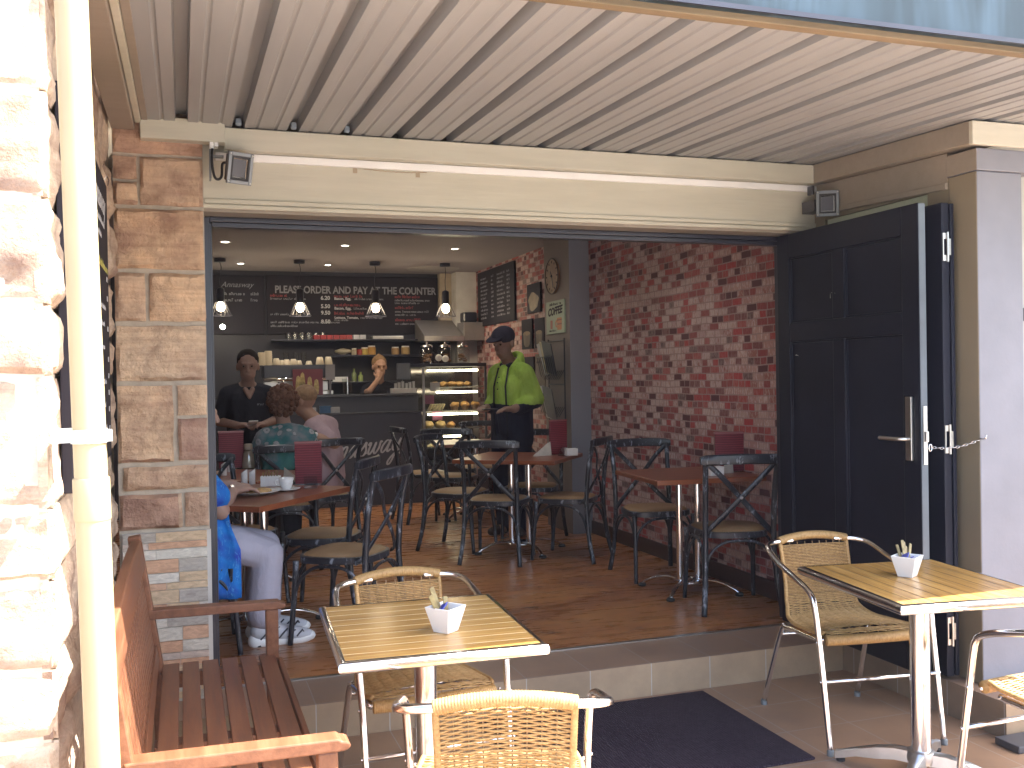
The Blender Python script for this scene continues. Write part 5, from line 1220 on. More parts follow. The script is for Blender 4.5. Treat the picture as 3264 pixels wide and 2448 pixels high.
# ------------------------------------------------------------------ things on the cafe tables
ZT = .15 + .7355 + .0008
a = N('red_menu_cover'); w_ = a.n('ShaderNodeTexWave'); w_.bands_direction = 'Z'; w_.inputs['Scale'].default_value = 22; w_.inputs['Distortion'].default_value = 2.5; w_.inputs['Detail'].default_value = 3; a.l(a.coord((.3,.3,1)), w_.inputs['Vector'])
a.set(a.ramp(w_.outputs[0], [(.2,(.13,.012,.022)),(.8,(.23,.03,.045))]), .5, 0, .35); a.bump(w_.outputs[0], .4, .003); m['menu_red'] = a.m
m['acrylic'] = thin_glass('acrylic', (.85,.87,.9), .15)
def menu_stand(px, py, rz, label, w_=.17, h_=.26, p=None):
    p = Vector(p) if p else on(px, py, ZT)
    t = empty('menu_stand', (p.x,p.y,ZT), rz, label, 'menu', 'red covered menus standing on the cafe tables')
    MB().box((-w_/2,-.012,.004),(w_/2,.012,h_)).build('menu_cover', m['menu_red'], t, bevel=.003)
    MB().box((-w_/2-.006,-.022,0),(w_/2+.006,.022,.008)).build('stand_base', m['acrylic'], t, bevel=.002)
    MB().box((-w_/2-.003,-.0145,h_-.012),(w_/2+.003,.0145,h_-.002)).build('top_binding', M_('menu_binding', (.30,.10,.10), .4), t)
menu_stand(667,1046,R(-8),'red covered menu standing on the plate table, coffee cup beside it', .155, .255)
menu_stand(500,1012,R(4),'red covered menu standing on the sugar pourer table, by the door jamb', .17, .265)
menu_stand(568,975,R(2),'red covered menu on the couple\'s table, partly behind the floral top', .17, .14)
menu_stand(1206,982,R(12),'red covered menu standing on the middle table', .155, .275)
menu_stand(1583,1000,R(-18),'red covered menu standing on the table by the brick wall', .18, .25, (3.225,5.30,ZT))
def shaker(px, py, label, group):
    p = on(px, py, ZT); t = empty('shaker', (p.x,p.y,ZT), 0, label, 'shaker', group); n = 20; vs = []
    for k in range(n): c_, s_ = math.cos(2*PI*k/n), math.sin(2*PI*k/n); vs += [(.019*c_,.019*s_,0),(.019*c_,.019*s_,.082+.012*c_)]
    MB().add(vs, [(2*k,2*((k+1)%n),2*((k+1)%n)+1,2*k+1) for k in range(n)] + [tuple(2*k+1 for k in range(n)), tuple(2*k for k in range(n-1,-1,-1))]).build('shaker_body', m['porcelain'], t, smooth=True, auto=40)
shaker(528,1047,'white slant-topped shaker on the plate table, next to its pair, nearer the door jamb','salt and pepper shakers')
shaker(545,1046,'white slant-topped shaker on the plate table, nearer the sugar caddy','salt and pepper shakers')
shaker(497,1019,'white slant-topped shaker on the sugar pourer table, clear of the door jamb','salt and pepper shakers')
shaker(484,1027,'white slant-topped shaker cut by the black door jamb','salt and pepper shakers')
p = on(537,1011,ZT); t = empty('sugar_pourer', (p.x,p.y,ZT), 0, 'glass sugar pourer with a cork-coloured top beside the red menu', 'pourer')
MB().lathe([(.042,.001),(.044,.02),(.036,.10),(.026,.125)], n=20).build('sugar_fill', M_('raw_sugar', (.46,.38,.27), .8, 0, .1, 40, .3, 90), t, smooth=True, auto=50)
MB().lathe([(.045,.0005),(.047,.02),(.039,.10),(.029,.132)], n=20, cap=False).build('pourer_glass', m['acrylic'], t, smooth=True); MB().lathe([(.030,.13),(.030,.165),(.024,.172)], n=18).build('pourer_top', M_('pourer_top', (.34,.27,.2), .5), t, smooth=True, auto=40)
# plate of food, coffee, sugar caddy, napkins
p = on(550,1068,ZT); t = empty('dinner_plate', (p.x,p.y,ZT), 0, 'white dinner plate with half eaten food near the table edge', 'plate')
MB().lathe([(.075,.0005),(.085,.004),(.125,.016),(.135,.019),(.134,.021),(.12,.018),(.08,.008),(.001,.008)], n=36).build('plate_dish', m['porcelain'], t, smooth=True)
fd = MB()
for i, (x, y, r) in enumerate(((-.05,.0,.03),(-.01,.03,.028),(.03,.0,.036),(.06,.03,.026),(.0,-.03,.026),(.045,-.03,.022))): lump(fd, (x,y,.014), r, (1.3,1,.55), i+60)
fd.build('food', M_('omelette', (.40,.24,.09), .5, 0, .5, 26), t, smooth=True)
rd = MB(); lump(rd, (-.06,-.03,.016), .022, (1,1,.6), 80); lump(rd, (-.085,.01,.014), .018, (1,1,.7), 81); rd.build('salad_garnish', M_('garnish', (.17,.075,.03), .5, 0, .6, 30), t, smooth=True)
p = on(619,1060,ZT); t = empty('saucer', (p.x,p.y,ZT), 0, 'white saucer under the coffee cup', 'saucer')
MB().lathe([(.035,.0005),(.045,.004),(.075,.013),(.074,.015),(.04,.007),(.001,.007)], n=32).build('saucer_dish', m['porcelain'], t, smooth=True)
t = empty('coffee_cup', (p.x,p.y,ZT+.0078), R(170), 'white coffee cup with a small dark round badge, on the saucer', 'cup')
MB().lathe([(.022,.0005),(.026,.006),(.038,.035),(.042,.066),(.040,.066),(.036,.035),(.02,.010),(.001,.010)], n=28).build('cup_body', m['porcelain'], t, smooth=True)
MB().tube([(.036,0,.055),(.058,0,.056),(.064,0,.042),(.054,0,.026),(.034,0,.022)], .0052, 8).build('cup_handle', m['porcelain'], t, smooth=True)
MB().lathe([(.001,.058),(.0385,.058),(.0385,.059),(.001,.059)], n=24).build('coffee', M_('coffee', (.16,.09,.05), .25), t)
bg_ = MB(); bg_.M = Matrix.Translation((-.0405,.004,.038)) @ Matrix.Rotation(R(-82),4,'Y'); bg_.lathe([(.001,0),(.014,0),(.014,.0025),(.001,.0025)], n=18); bg_.build('cup_badge', m['poster_dark'], t)
sp = on(645,1062,ZT); sp_ = MB(); A_ = Vector((p.x+.04,p.y-.02,ZT+.017)); sp_.tube([A_, A_+Vector((.05,-.02,.003)), A_+Vector((.09,-.03,.003))], [.006,.003,.004], 8, flat=.4)
tag(sp_.build('teaspoon', m['chrome'], smooth=True), 'teaspoon lying on the coffee saucer', 'spoon')
p = on(585,1050,ZT); t = empty('sugar_caddy', (p.x,p.y,ZT), R(-12), 'white sugar packet caddy between the shakers and coffee cup', 'caddy')
MB().box((-.055,-.03,.0),(.055,.03,.006)).box((-.055,-.03,.006),(.055,-.026,.06)).box((-.055,.026,.006),(.055,.03,.06)).box((-.055,-.026,.006),(-.051,.026,.06)).box((.051,-.026,.006),(.055,.026,.06)).build('caddy_box', m['white_plastic'], t, bevel=.0015)
q = MB()
for i in range(6): q.bar((-.04+.015*i,0,.02),(-.042+.016*i,.005,.082+.004*(i%3)),.035,.003,(1,0,0))
q.build('sugar_packet', m['sachet'], t)
def napkin(px, py, rz, label, s=1, p=None):
    p = Vector(p) if p else on(px, py, ZT); q = MB(); q.M = Matrix.Translation((p.x,p.y,ZT)) @ Matrix.Rotation(rz,4,'Z'); q.prism([(-.085*s,0),(.075*s,0),(.065*s,.11*s)], .004, Matrix(((1,0,0,0),(0,0,-1,.002),(0,1,0,.0005),(0,0,0,1)))); q.prism([(-.07*s,0),(.08*s,0),(.05*s,.10*s)], .003, Matrix(((1,0,0,0),(0,0,-1,.014),(0,1,0,.0005),(0,0,0,1))))
    return tag(q.build('folded_napkin', M_('napkin_paper', (.62,.58,.50), .8, 0, .1, 30)), label, 'napkin')
napkin(632,1041,R(150),'folded pale napkins standing behind the coffee cup', .8)
nk = napkin(1172,985,R(0),'folded triangular napkins standing beside the middle table\'s red menu')
napkin(1570,1004,R(8),'folded napkins standing before the brick wall table\'s red menu', .8, (3.15,5.22,ZT))
def card_stand(px, py, rz, label):
    p = on(px, py, ZT); q = MB(); q.M = Matrix.Translation((p.x,p.y,ZT)) @ Matrix.Rotation(rz,4,'Z'); q.bar((0,.03,.0),(0,-.01,.07),.075,.003,(0,1,0)).box((-.037,-.03,.0),(.037,.03,.003))
    tag(q.build('card_stand', m['acrylic'], None, bevel=.0008), label, 'card stand', 'small clear card stands on the tables')
card_stand(671,1054,R(-10),'small clear card stand at the foot of the plate table\'s red menu')
card_stand(1218,985,R(20),'small clear card stand beside the middle table\'s red menu')
def dish(px, py, label, p=None):
    p = Vector(p) if p else on(px, py, ZT); q = MB(); q.box((p.x-.045,p.y-.03,ZT),(p.x+.045,p.y+.03,ZT+.055)); tag(q.build('sweetener_box', m['white_plastic'], None, bevel=.004), label, 'box')
dish(1234,984,'small white sweetener box at the end of the middle table')
dish(1548,1004,'small white sweetener box on the brick wall table behind the chair back', (3.03,5.14,ZT))

# ------------------------------------------------------------------ people
def skin(name, c): 
    a = N(name); a.set(a.ramp(a.noise(a.coord(), 14, 4), [(.3,sh(c,.88)),(.7,sh(c,1.08))]), .55, 0, .35); a.b.inputs['Subsurface Weight'].default_value = 0; return a.m
class Body:
    """limbs collected in a frame: right, forward, up around a standing point"""
    def __init__(s, x, y, fx, fy):
        f = Vector((fx,fy,0)).normalized(); s.f = f; s.r = Vector((f.y,-f.x,0)); s.c = Vector((x,y,0)); s.mb = MB()
    def p(s, r, f, z): return s.c + s.r*r + s.f*f + Vector((0,0,z))
    def limb(s, mb, pts, rs): mb.caps([s.p(*q) for q in pts], rs, 12)
    def head(s, at_, turn=0, nod=0, k=1.0):
        """skull, jaw, nose, brow, lips and ears joined to the body mesh"""
        F = Matrix(((s.r.x,s.f.x,0,at_.x),(s.r.y,s.f.y,0,at_.y),(0,0,1,at_.z),(0,0,0,1))) @ Matrix.Rotation(turn,4,'Z') @ Matrix.Rotation(-nod,4,'X') @ Matrix.Scale(k,4)
        b = s.mb; b.M = F
        b.ball((0,-.012,.025), .098, 16, (.80,1,.98)); b.ball((0,.018,-.045), .068, 14, (.88,1,1.05)); b.ball((0,.050,-.088), .026, 10, (1.1,.9,.8))
        b.tube([(0,.088,.018),(0,.104,-.012),(0,.100,-.028)], [.009,.013,.016], 10); b.tube([(-.045,.070,.032),(0,.088,.030),(.045,.070,.032)], .010, 8)
        b.tube([(-.024,.080,-.058),(0,.090,-.056),(.024,.080,-.058)], .0075, 8)
        for q in (-1,1): b.ball((q*.080,-.012,-.006), .024, 10, (.42,.9,1.25))
        b.M = Matrix(); s.F = F
    def eyes(s, parent):
        for q in (-1,1):
            e = MB(); e.M = s.F; e.ball((q*.030,.0745,.012), .0085, 10); o = e.build('eye', m['eye_dark'], parent, smooth=True)
    def neck(s, a, b, r=.052):
        s.mb.caps([a, b], [r*1.15, r*1.02], 12)
        for q in (-1,1): s.mb.caps([a+Vector((0,0,.015))+s.r*q*.02, a+s.r*q*.11-Vector((0,0,.035))], [r*.95,.045], 12)
    def hand(s, w_, d, back, side, curl=.5, k=1.0):
        """palm, four bent fingers of unequal length and a thumb off the palm's side"""
        w_ = Vector(w_); d = Vector(d).normalized(); n = Vector(back); n = (n - d*n.dot(d)).normalized(); x = d.cross(n)*side
        b = s.mb; pal = w_ + d*.045*k
        b.caps([w_, w_+d*.03*k, w_+d*.075*k], [.023*k,.026*k,.022*k], 10); b.caps([w_+d*.03*k+x*.018*k, w_+d*.078*k+x*.026*k], [.017*k,.013*k], 8); b.caps([w_+d*.03*k-x*.018*k, w_+d*.074*k-x*.026*k], [.017*k,.013*k], 8)
        for i, L in enumerate((.072,.080,.075,.060)):
            q = w_ + d*(.082-.004*abs(i-1.3))*k + x*(.031-.0205*i)*k; dd = d.copy(); pts = [q]
            for j, fr_ in enumerate((.42,.32,.26)):
                an = curl*(.55+.25*j); dd = (dd*math.cos(an) - n*math.sin(an)).normalized(); pts.append(pts[-1] + dd*L*fr_*k)
            b.caps(pts, [.0092*k,.0088*k,.0080*k,.0068*k], 8)
        t0 = w_ + d*.022*k + x*.026*k; b.caps([t0, t0+(d*.5+x*.75-n*.25).normalized()*.034*k, t0+(d*.5+x*.75-n*.25).normalized()*.034*k+(d*.85+x*.2-n*.4).normalized()*.030*k], [.0125*k,.0105*k,.008*k], 8)
    def done(s, label, mat, vox=.0065):
        o = s.mb.build('person', mat, smooth=True, remesh=vox); tag(o, label, 'person'); return o
m['eye_dark'] = M_('eye_dark', (.03,.02,.015), .2)
def cloth(name, mb, mat, parent, vox=.010): return mb.build(name, mat, parent, smooth=True, remesh=vox)
def fabric(name, c, var=.2, sc_=6, rough=.85):
    a = N(name); n1 = a.noise(a.coord(), sc_, 5, .6, .5); a.set(a.ramp(n1, [(.3,sh(c,1-var)),(.7,sh(c,1+var))]), rough, 0, .2)
    a.bump(a.noise(a.coord((1,1,.6)), 11, 4, .55, 1.2), .5, .02); return a.m
skin_a = skin('skin_fair', (.36,.225,.175)); skin_b = skin('skin_tan', (.25,.15,.11)); skin_c = skin('skin_warm', (.38,.22,.15))
navy = fabric('navy_fabric', (.012,.013,.028)); black_f = fabric('black_fabric', (.016,.016,.022))

# man in the two-tone hi-vis jacket
B = Body(2.655,7.86,-.86,-.51); hc = B.p(0,.085,1.782)
B.head(hc, R(4), R(14), 1.1); B.neck(B.p(0,-.01,1.60), hc+Vector((0,0,-.06)), .055)
B.limb(B.mb, [(0,0,1.10),(0,-.01,1.30),(0,0,1.48)], [.11,.10,.09])
B.limb(B.mb, [(-.15,.0,1.52),(-.215,-.065,1.30),(-.17,.16,1.235)], [.035,.035,.036]); B.limb(B.mb, [(.15,.0,1.52),(.21,-.03,1.28),(.12,.18,1.24)], [.035,.035,.034])
wl = B.p(-.165,.175,1.235); B.hand(wl, B.f*.9+B.r*.25+Vector((0,0,.02)), Vector((0,0,1)), 1, .45)
wr_ = B.p(.115,.19,1.245); B.hand(wr_, B.f*.9-B.r*.3, Vector((0,0,1)), -1, .4)
for q in (-1,1): B.limb(B.mb, [(q*.09,0,1.06),(q*.10,.01,.62),(q*.10,-.02,.22),(q*.10,.05,.19)], [.08,.06,.045,.045])
man = B.done('man in a lime hi-vis jacket and dark cap looking at something in his hands', skin_b); B.eyes(man)
a = N('hi_vis_two_tone'); g = a.n('ShaderNodeNewGeometry').outputs['Position']; s_ = a.n('ShaderNodeSeparateXYZ'); a.l(g, s_.inputs[0])
zq = a.math('ADD', s_.outputs['Z'], a.math('MULTIPLY', a.math('SUBTRACT', a.noise(a.coord(), 6, 3), .5), .12))
two = a.math('GREATER_THAN', zq, 1.275); n1 = a.noise(a.coord((1,1,.5)), 8, 5, .6, .8)
hv = a.ramp(n1, [(.3,(.24,.40,.05)),(.7,(.42,.60,.11))]); a.set(a.mix(two, (.013,.014,.03), hv), .8, 0, .2); a.bump(a.noise(a.coord((1.6,1.6,.45)), 9, 4, .55, 1.6), .9, .03); hiv = a.m
j = MB()
for q in (-1,1): B.limb(j, [(q*.055,-.01,.97),(q*.06,-.01,1.20),(q*.075,-.015,1.42),(q*.06,-.01,1.53)], [.145,.140,.142,.095])
B.limb(j, [(-.15,-.005,1.525),(-.215,-.065,1.31),(-.175,.095,1.245)], [.090,.080,.056]); B.limb(j, [(.15,-.005,1.525),(.21,-.04,1.30),(.14,.12,1.25)], [.09,.08,.056]); B.limb(j, [(0,-.03,.97),(0,-.03,1.2),(0,-.03,1.45),(0,-.03,1.56)], [.14,.135,.125,.09]); B.limb(j, [(-.03,-.02,1.57),(-.13,-.005,1.545)], [.07,.08]); B.limb(j, [(.03,-.02,1.57),(.13,-.005,1.545)], [.07,.08])
B.limb(j, [(-.055,-.05,1.60),(.055,-.05,1.60)], [.045,.045])
B.limb(j, [(-.075,.055,1.585),(-.085,-.015,1.645),(-.055,-.075,1.685),(0,-.092,1.70),(.055,-.075,1.685),(.085,-.015,1.645),(.075,.055,1.585)], [.024,.026,.028,.028,.028,.026,.024]); B.limb(j, [(-.085,-.03,1.58),(-.07,-.065,1.66)], [.05,.03]); B.limb(j, [(.085,-.03,1.58),(.07,-.065,1.66)], [.05,.03]); cloth('hi_vis_jacket', j, hiv, man, .009)
j = MB(); B.limb(j, [(-.02,.10,1.05),(-.015,.115,1.25),(-.01,.118,1.44),(0,.075,1.56)], [.058,.062,.062,.05]); cloth('hi_vis_shirt', j, hiv, man, .009)
ln = MB()
for q, w_ in ((-.075,.135),(.062,.135)): ln.tube([B.p(q*1.0,w_,1.00),B.p(q*1.05,w_+.012,1.20),B.p(q*.95,w_+.015,1.42),B.p(q*.8,w_-.04,1.58)], .0075, 6)
ln.build('jacket_piping', black_f, man, smooth=True)
bt = MB()
for z in (1.50,1.455,1.40): bt.ball(B.p(-.01,.181-.02*(z>1.48),z), .006, 8)
bt.build('shirt_button', black_f, man)
cl_ = MB(); B.limb(cl_, [(-.065,-.035,1.615),(-.05,.055,1.605),(0,.085,1.575),(.05,.055,1.605),(.065,-.035,1.615),(0,-.075,1.635),(-.065,-.035,1.615)], [.020]*7); cloth('dark_collar', cl_, navy, man, .008)
tr2 = MB()
for q in (-1,1): B.limb(tr2, [(q*.085,0,1.02),(q*.10,.01,.62),(q*.105,-.015,.23)], [.118,.088,.072])
cloth('navy_trousers', tr2, navy, man)
for q in (-1,1):
    s2 = MB(); B.limb(s2, [(q*.105,-.03,.20),(q*.11,.06,.19),(q*.115,.15,.185)], [.05,.045,.036]); cloth('boot', s2, M_('dark_boot', (.03,.02,.016), .5), man)
cp = MB(); cp.M = B.F; cp.ball((0,-.012,.058), .106, 18, (.84,1.02,.78)); cloth('cap', cp, fabric('cap_dark', (.022,.020,.034)), man, .007)
br_ = MB(); br_.M = B.F @ Matrix.Translation((0,.085,.062)) @ Matrix.Rotation(R(-12),4,'X'); br_.prism([(-.072,-.02),(.072,-.02),(.068,.03),(.045,.068),(0,.082),(-.045,.068),(-.068,.03)], .006); br_.build('cap_brim', fabric('brim_dark', (.022,.020,.034)), man)
ph = MB(); q = B.p(-.02,.29,1.235); ph.cbox(q, (.12,.075,.010), Euler((0,0,R(20)))); tag(ph.build('phone', m['frame_black'], None, bevel=.003), 'dark phone held in the hi-vis man\'s hands', 'phone')

# staff member taking an order
B = Body(.515,8.46,.06,-1); hc = B.p(0,.05,1.625); B.head(hc, R(-8), R(8), 1.08); B.neck(B.p(0,-.01,1.45), hc+Vector((0,0,-.06)))
B.limb(B.mb, [(0,0,1.0),(0,0,1.2),(0,-.01,1.36)], [.10,.10,.085])
for q in (-1,1): B.limb(B.mb, [(q*.17,0,1.40),(q*.235,-.02,1.17),(q*.105,.17,1.14)], [.045,.040,.031])
B.hand(B.p(.105,.17,1.14), B.f*.55-B.r*.7+Vector((0,0,.05)), Vector((0,0,1)), -1, .6); B.hand(B.p(-.105,.17,1.14), B.f*.6+B.r*.65+Vector((0,0,.05)), Vector((0,0,1)), 1, .6)
for q in (-1,1): B.limb(B.mb, [(q*.08,0,1.0),(q*.09,.0,.6),(q*.09,-.02,.2),(q*.09,.07,.18)], [.08,.06,.045,.035])
st1 = B.done('staff member in a dark V-neck shirt standing by the couple, taking their order', skin_a); B.eyes(st1)
j = MB()
for q in (-1,1): B.limb(j, [(q*.05,0,.93),(q*.055,0,1.15),(q*.07,-.005,1.32),(q*.09,-.01,1.395)], [.125,.122,.125,.075])
for q in (-1,1): B.limb(j, [(q*.16,-.005,1.395),(q*.225,-.02,1.22)], [.074,.062])
B.limb(j, [(0,.0,.93),(0,.01,1.2),(0,.012,1.335),(0,.012,1.385)], [.125,.124,.115,.085])
for q in (-1,1): B.limb(j, [(q*.055,-.022,1.435),(q*.14,-.008,1.405)], [.062,.070])
cloth('dark_shirt', j, black_f, st1); vn = MB(); B.limb(vn, [(-.03,.098,1.435),(0,.121,1.365),(.03,.098,1.435)], [.022,.016,.022]); cloth('open_neck', vn, skin_a, st1, .008)
lg = MB(); squiggles(lg, B.p(-.06,.1285,1.30), -B.r, ZAX, B.f, .09, .022, 50); lg.build('shirt_lettering', m['ink_dim'], st1)
tr2 = MB()
for q in (-1,1): B.limb(tr2, [(q*.08,0,.97),(q*.09,0,.6),(q*.09,-.01,.2)], [.11,.085,.065])
cloth('black_trousers', tr2, black_f, st1)
hr = MB(); hr.M = B.F; hr.ball((0,-.030,.050), .100, 16, (.86,.98,.88)); cloth('hair', hr, fabric('dark_hair', (.025,.017,.014), .3, 30), st1, .008)
pad = MB(); pad.cbox(B.p(0,.265,1.155), (.075,.11,.008), Euler((R(-25),0,R(8)))); tag(pad.build('order_pad', m['white_plastic'], None, bevel=.001), 'small order pad held by the staff member in the dark shirt', 'pad')

# staff member behind the counter, chin on hand
B = Body(2.085,10.78,-.05,-1); hc = B.p(-.0,.06,1.635); B.head(hc, R(6), R(6), .98); B.neck(B.p(0,-.01,1.44), hc+Vector((0,0,-.06)), .046)
B.limb(B.mb, [(0,0,1.0),(0,0,1.2),(0,-.01,1.34)], [.09,.09,.08])
B.limb(B.mb, [(.16,0,1.35),(.13,.17,1.375),(.03,.155,1.50)], [.036,.034,.029]); B.hand(B.p(.03,.155,1.50), Vector((0,0,1))-B.r*.25-B.f*.15, B.f, -1, .9)
B.limb(B.mb, [(-.16,0,1.37),(-.21,.04,1.2),(-.06,.15,1.25)], [.042,.036,.029]); B.hand(B.p(-.06,.15,1.25), B.r, B.f, 1, .6)
st2 = B.done('staff member behind the counter in black, resting chin on one hand', skin_c); B.eyes(st2)
j = MB()
for q in (-1,1): B.limb(j, [(q*.05,0,.9),(q*.05,0,1.15),(q*.065,0,1.30),(q*.085,-.005,1.375)], [.115,.112,.115,.068]); B.limb(j, [(q*.15,0,1.375),(q*.17,.05,1.30)], [.066,.056])
B.limb(j, [(0,.0,.9),(0,.005,1.2),(0,.005,1.36)], [.115,.116,.095])
for q in (-1,1): B.limb(j, [(q*.03,-.012,1.425),(q*.13,-.005,1.395)], [.064,.066])
cloth('black_shirt', j, black_f, st2)
hr = MB(); hr.M = B.F; hr.ball((0,-.030,.050), .100, 16, (.88,.98,.9)); hr.ball((0,-.05,.128), .026, 12); cloth('hair', hr, fabric('light_brown_hair', (.20,.12,.06), .3, 30), st2, .008)

# woman in the floral top, seen from behind
B = Body(.700,7.21,-.05,1); hc = B.p(-.02,.02,1.325); B.head(hc, R(10), R(4), 1.0); B.neck(B.p(-.005,-.005,1.14), hc+Vector((0,0,-.06)), .048)
B.limb(B.mb, [(0,0,.72),(0,-.01,.92),(0,0,1.06)], [.11,.10,.08])
for q in (-1,1):
    B.limb(B.mb, [(q*.165,.0,1.09),(q*.215,.07,.93),(q*.12,.28,.93)], [.045,.040,.030]); B.hand(B.p(q*.12,.28,.93), B.f-B.r*q*.4, Vector((0,0,1)), -q, .4)
    B.limb(B.mb, [(q*.09,.0,.70),(q*.10,.42,.66),(q*.10,.40,.25),(q*.10,.50,.18)], [.085,.06,.045,.035])
wm = B.done('woman with short curly hair and green floral top, seated with her back turned', skin_a); B.eyes(wm)
a = N('floral_print'); v1 = a.n('ShaderNodeTexVoronoi'); v1.inputs['Scale'].default_value = 13; a.l(a.coord(), v1.inputs['Vector']); n1 = a.noise(a.coord(), 26, 4, .7)
nz = a.noise(a.coord(), 5, 3); c = a.ramp(nz, [(.38,(.055,.20,.17)),(.5,(.04,.15,.17)),(.62,(.20,.21,.23))])
fl = a.ramp(a.math('ADD', v1.outputs['Distance'], a.math('MULTIPLY', n1, .35)), [(.30,(.02,.03,.05)),(.36,(.31,.32,.33)),(.52,(.31,.32,.33)),(.56,(0,0,0))]); fm = a.ramp(a.math('ADD', v1.outputs['Distance'], a.math('MULTIPLY', n1, .35)), [(.53,(1,1,1)),(.57,(0,0,0))])
a.set(a.mix(fm, c, fl), .8, 0, .2); a.bump(a.noise(a.coord(), 9, 4, .6, 1), .4, .02); flo = a.m
j = MB()
for q in (-1,1): B.limb(j, [(q*.06,0,.72),(q*.06,-.01,.90),(q*.08,-.01,1.03),(q*.075,-.01,1.11)], [.135,.130,.122,.070]); B.limb(j, [(q*.15,-.005,1.085),(q*.205,.045,.955)], [.074,.066])
B.limb(j, [(0,-.012,.72),(0,-.018,.95),(0,-.020,1.08),(0,-.012,1.13)], [.135,.132,.112,.075])
for q in (-1,1): B.limb(j, [(q*.03,-.02,1.135),(q*.13,-.008,1.105)], [.062,.066])
cloth('floral_top', j, flo, wm)
sk = MB()
for q in (-1,1): B.limb(sk, [(q*.085,.0,.69),(q*.10,.40,.655),(q*.10,.385,.28)], [.115,.085,.065])
cloth('dark_trousers', sk, black_f, wm)
hr = MB(); hr.M = B.F; random.seed(21)
hr.ball((0,-.025,.035), .112, 16, (.92,1,1))
for i in range(150):
    v = Vector((random.gauss(0,1),random.gauss(0,1)-.35,random.gauss(0,1)+.25)).normalized(); hr.ball(Vector((0,-.03,.03)) + Vector((v.x*.105,v.y*.112,v.z*.112)), random.uniform(.012,.022), 8)
hr.build('curly_hair', fabric('greying_auburn_hair', (.13,.065,.042), .5, 40), wm, smooth=True)

# man in the pink shirt beside her
B = Body(1.03,7.74,-.86,.5); hc = B.p(.0,.15,1.335); B.head(hc, R(0), R(12)); B.neck(B.p(0,.03,1.16), hc+Vector((0,-.0,-.06)), .055)
B.limb(B.mb, [(0,-.02,.72),(0,-.01,.92),(0,.02,1.08)], [.12,.11,.09])
B.limb(B.mb, [(-.15,.0,1.12),(-.20,-.19,1.015),(-.33,.015,1.10)], [.04,.046,.034]); B.hand(B.p(-.33,.015,1.10), B.f*.8-B.r*.3, Vector((0,0,1)), 1, .5)
B.limb(B.mb, [(.15,.0,1.12),(.21,.08,.95),(.12,.30,.95)], [.04,.044,.034]); B.hand(B.p(.12,.30,.95), B.f, Vector((0,0,1)), -1, .4)
for q in (-1,1): B.limb(B.mb, [(q*.09,.0,.70),(q*.10,.42,.66),(q*.10,.40,.25),(q*.10,.50,.18)], [.09,.065,.048,.038])
mn = B.done('man in a short sleeved pink shirt and wristwatch beside the curly haired woman', skin_c); B.eyes(mn)
pink = fabric('pink_shirt', (.42,.30,.32), .12); j = MB()
for q in (-1,1): B.limb(j, [(q*.06,-.02,.72),(q*.06,-.01,.92),(q*.08,.015,1.06),(q*.085,.015,1.14)], [.145,.140,.132,.075])
B.limb(j, [(-.155,.0,1.13),(-.195,-.135,1.05)], [.082,.070]); B.limb(j, [(.155,.0,1.13),(.20,.05,1.02)], [.08,.068]); B.limb(j, [(0,-.02,.72),(0,-.012,.95),(0,.015,1.10),(0,.02,1.15)], [.145,.143,.125,.075]); B.limb(j, [(-.03,.0,1.165),(-.13,.0,1.14)], [.066,.075]); B.limb(j, [(.03,.0,1.165),(.13,.0,1.14)], [.066,.075]); cloth('pink_shirt', j, pink, mn)
tr2 = MB()
for q in (-1,1): B.limb(tr2, [(q*.09,.0,.69),(q*.10,.41,.655),(q*.10,.39,.22)], [.115,.09,.07])
cloth('grey_trousers', tr2, fabric('grey_trousers', (.12,.12,.13)), mn)
hr = MB(); hr.M = B.F; hr.ball((0,-.03,.045), .100, 16, (.86,.98,.86)); cloth('hair', hr, fabric('sandy_hair', (.30,.19,.11), .25, 30), mn, .008)
w1 = B.p(-.285,-.055,1.078); wt_ = MB(); dd = (B.p(-.33,.015,1.10)-B.p(-.20,-.19,1.015)).normalized()
wt_.tube([w1-dd*.009, w1+dd*.009], .046, 14); wt_.build('watch_strap', m['frame_black'], mn, smooth=True, auto=50); wf = MB(); wf.ball(w1+Vector((.01,-.044,.012)), .019, 12, (1,.5,1)); wf.build('watch_face', m['porcelain'], mn, smooth=True)

# person in blue, mostly hidden behind the pier
B = Body(.005,5.20,1,.0); hc = B.p(0,.06,1.335); B.head(hc, 0, R(10)); B.neck(B.p(0,0,1.15), hc+Vector((0,0,-.06)))
B.limb(B.mb, [(0,0,.72),(0,0,.92),(0,0,1.10)], [.13,.13,.13])
wh = on(492,1058,ZT+.05); wh = Vector((.235,5.24,ZT+.045))
for q, pts in ((1, [(.18,0,1.10),(.21,.10,.90)]), (-1, [(-.18,0,1.10),(-.2,.08,.92)])): pass
B.mb.caps([B.p(.17,.0,1.10), Vector((.165,4.985,.86)), wh], [.048,.043,.030], 12); B.hand(wh, Vector((.9,.30,.12)), Vector((0,0,1)), -1, .55)
B.mb.caps([B.p(-.17,.0,1.10), Vector((.12,5.42,.93)), Vector((.24,5.40,ZT+.06))], [.048,.042,.030], 12); B.hand(Vector((.24,5.40,ZT+.05)), Vector((1,-.1,-.05)), Vector((0,0,1)), 1, .5)
for q in (-1,1): B.limb(B.mb, [(q*.10,.0,.70),(q*.10,.395,.625),(q*.10,.365,.27),(q*.10,.43,.20)], [.085,.062,.045,.036])
bp = B.done('seated person in blue printed shirt, pale trousers and white trainers beyond the pier', skin_a); B.eyes(bp)
a = N('blue_tropical_print'); n1 = a.noise(a.coord((1,1,.9)), 5, 3, .5, 1.2); n2 = a.noise(a.coord((3,3,1.2)), 16, 5, .7, 1.5)
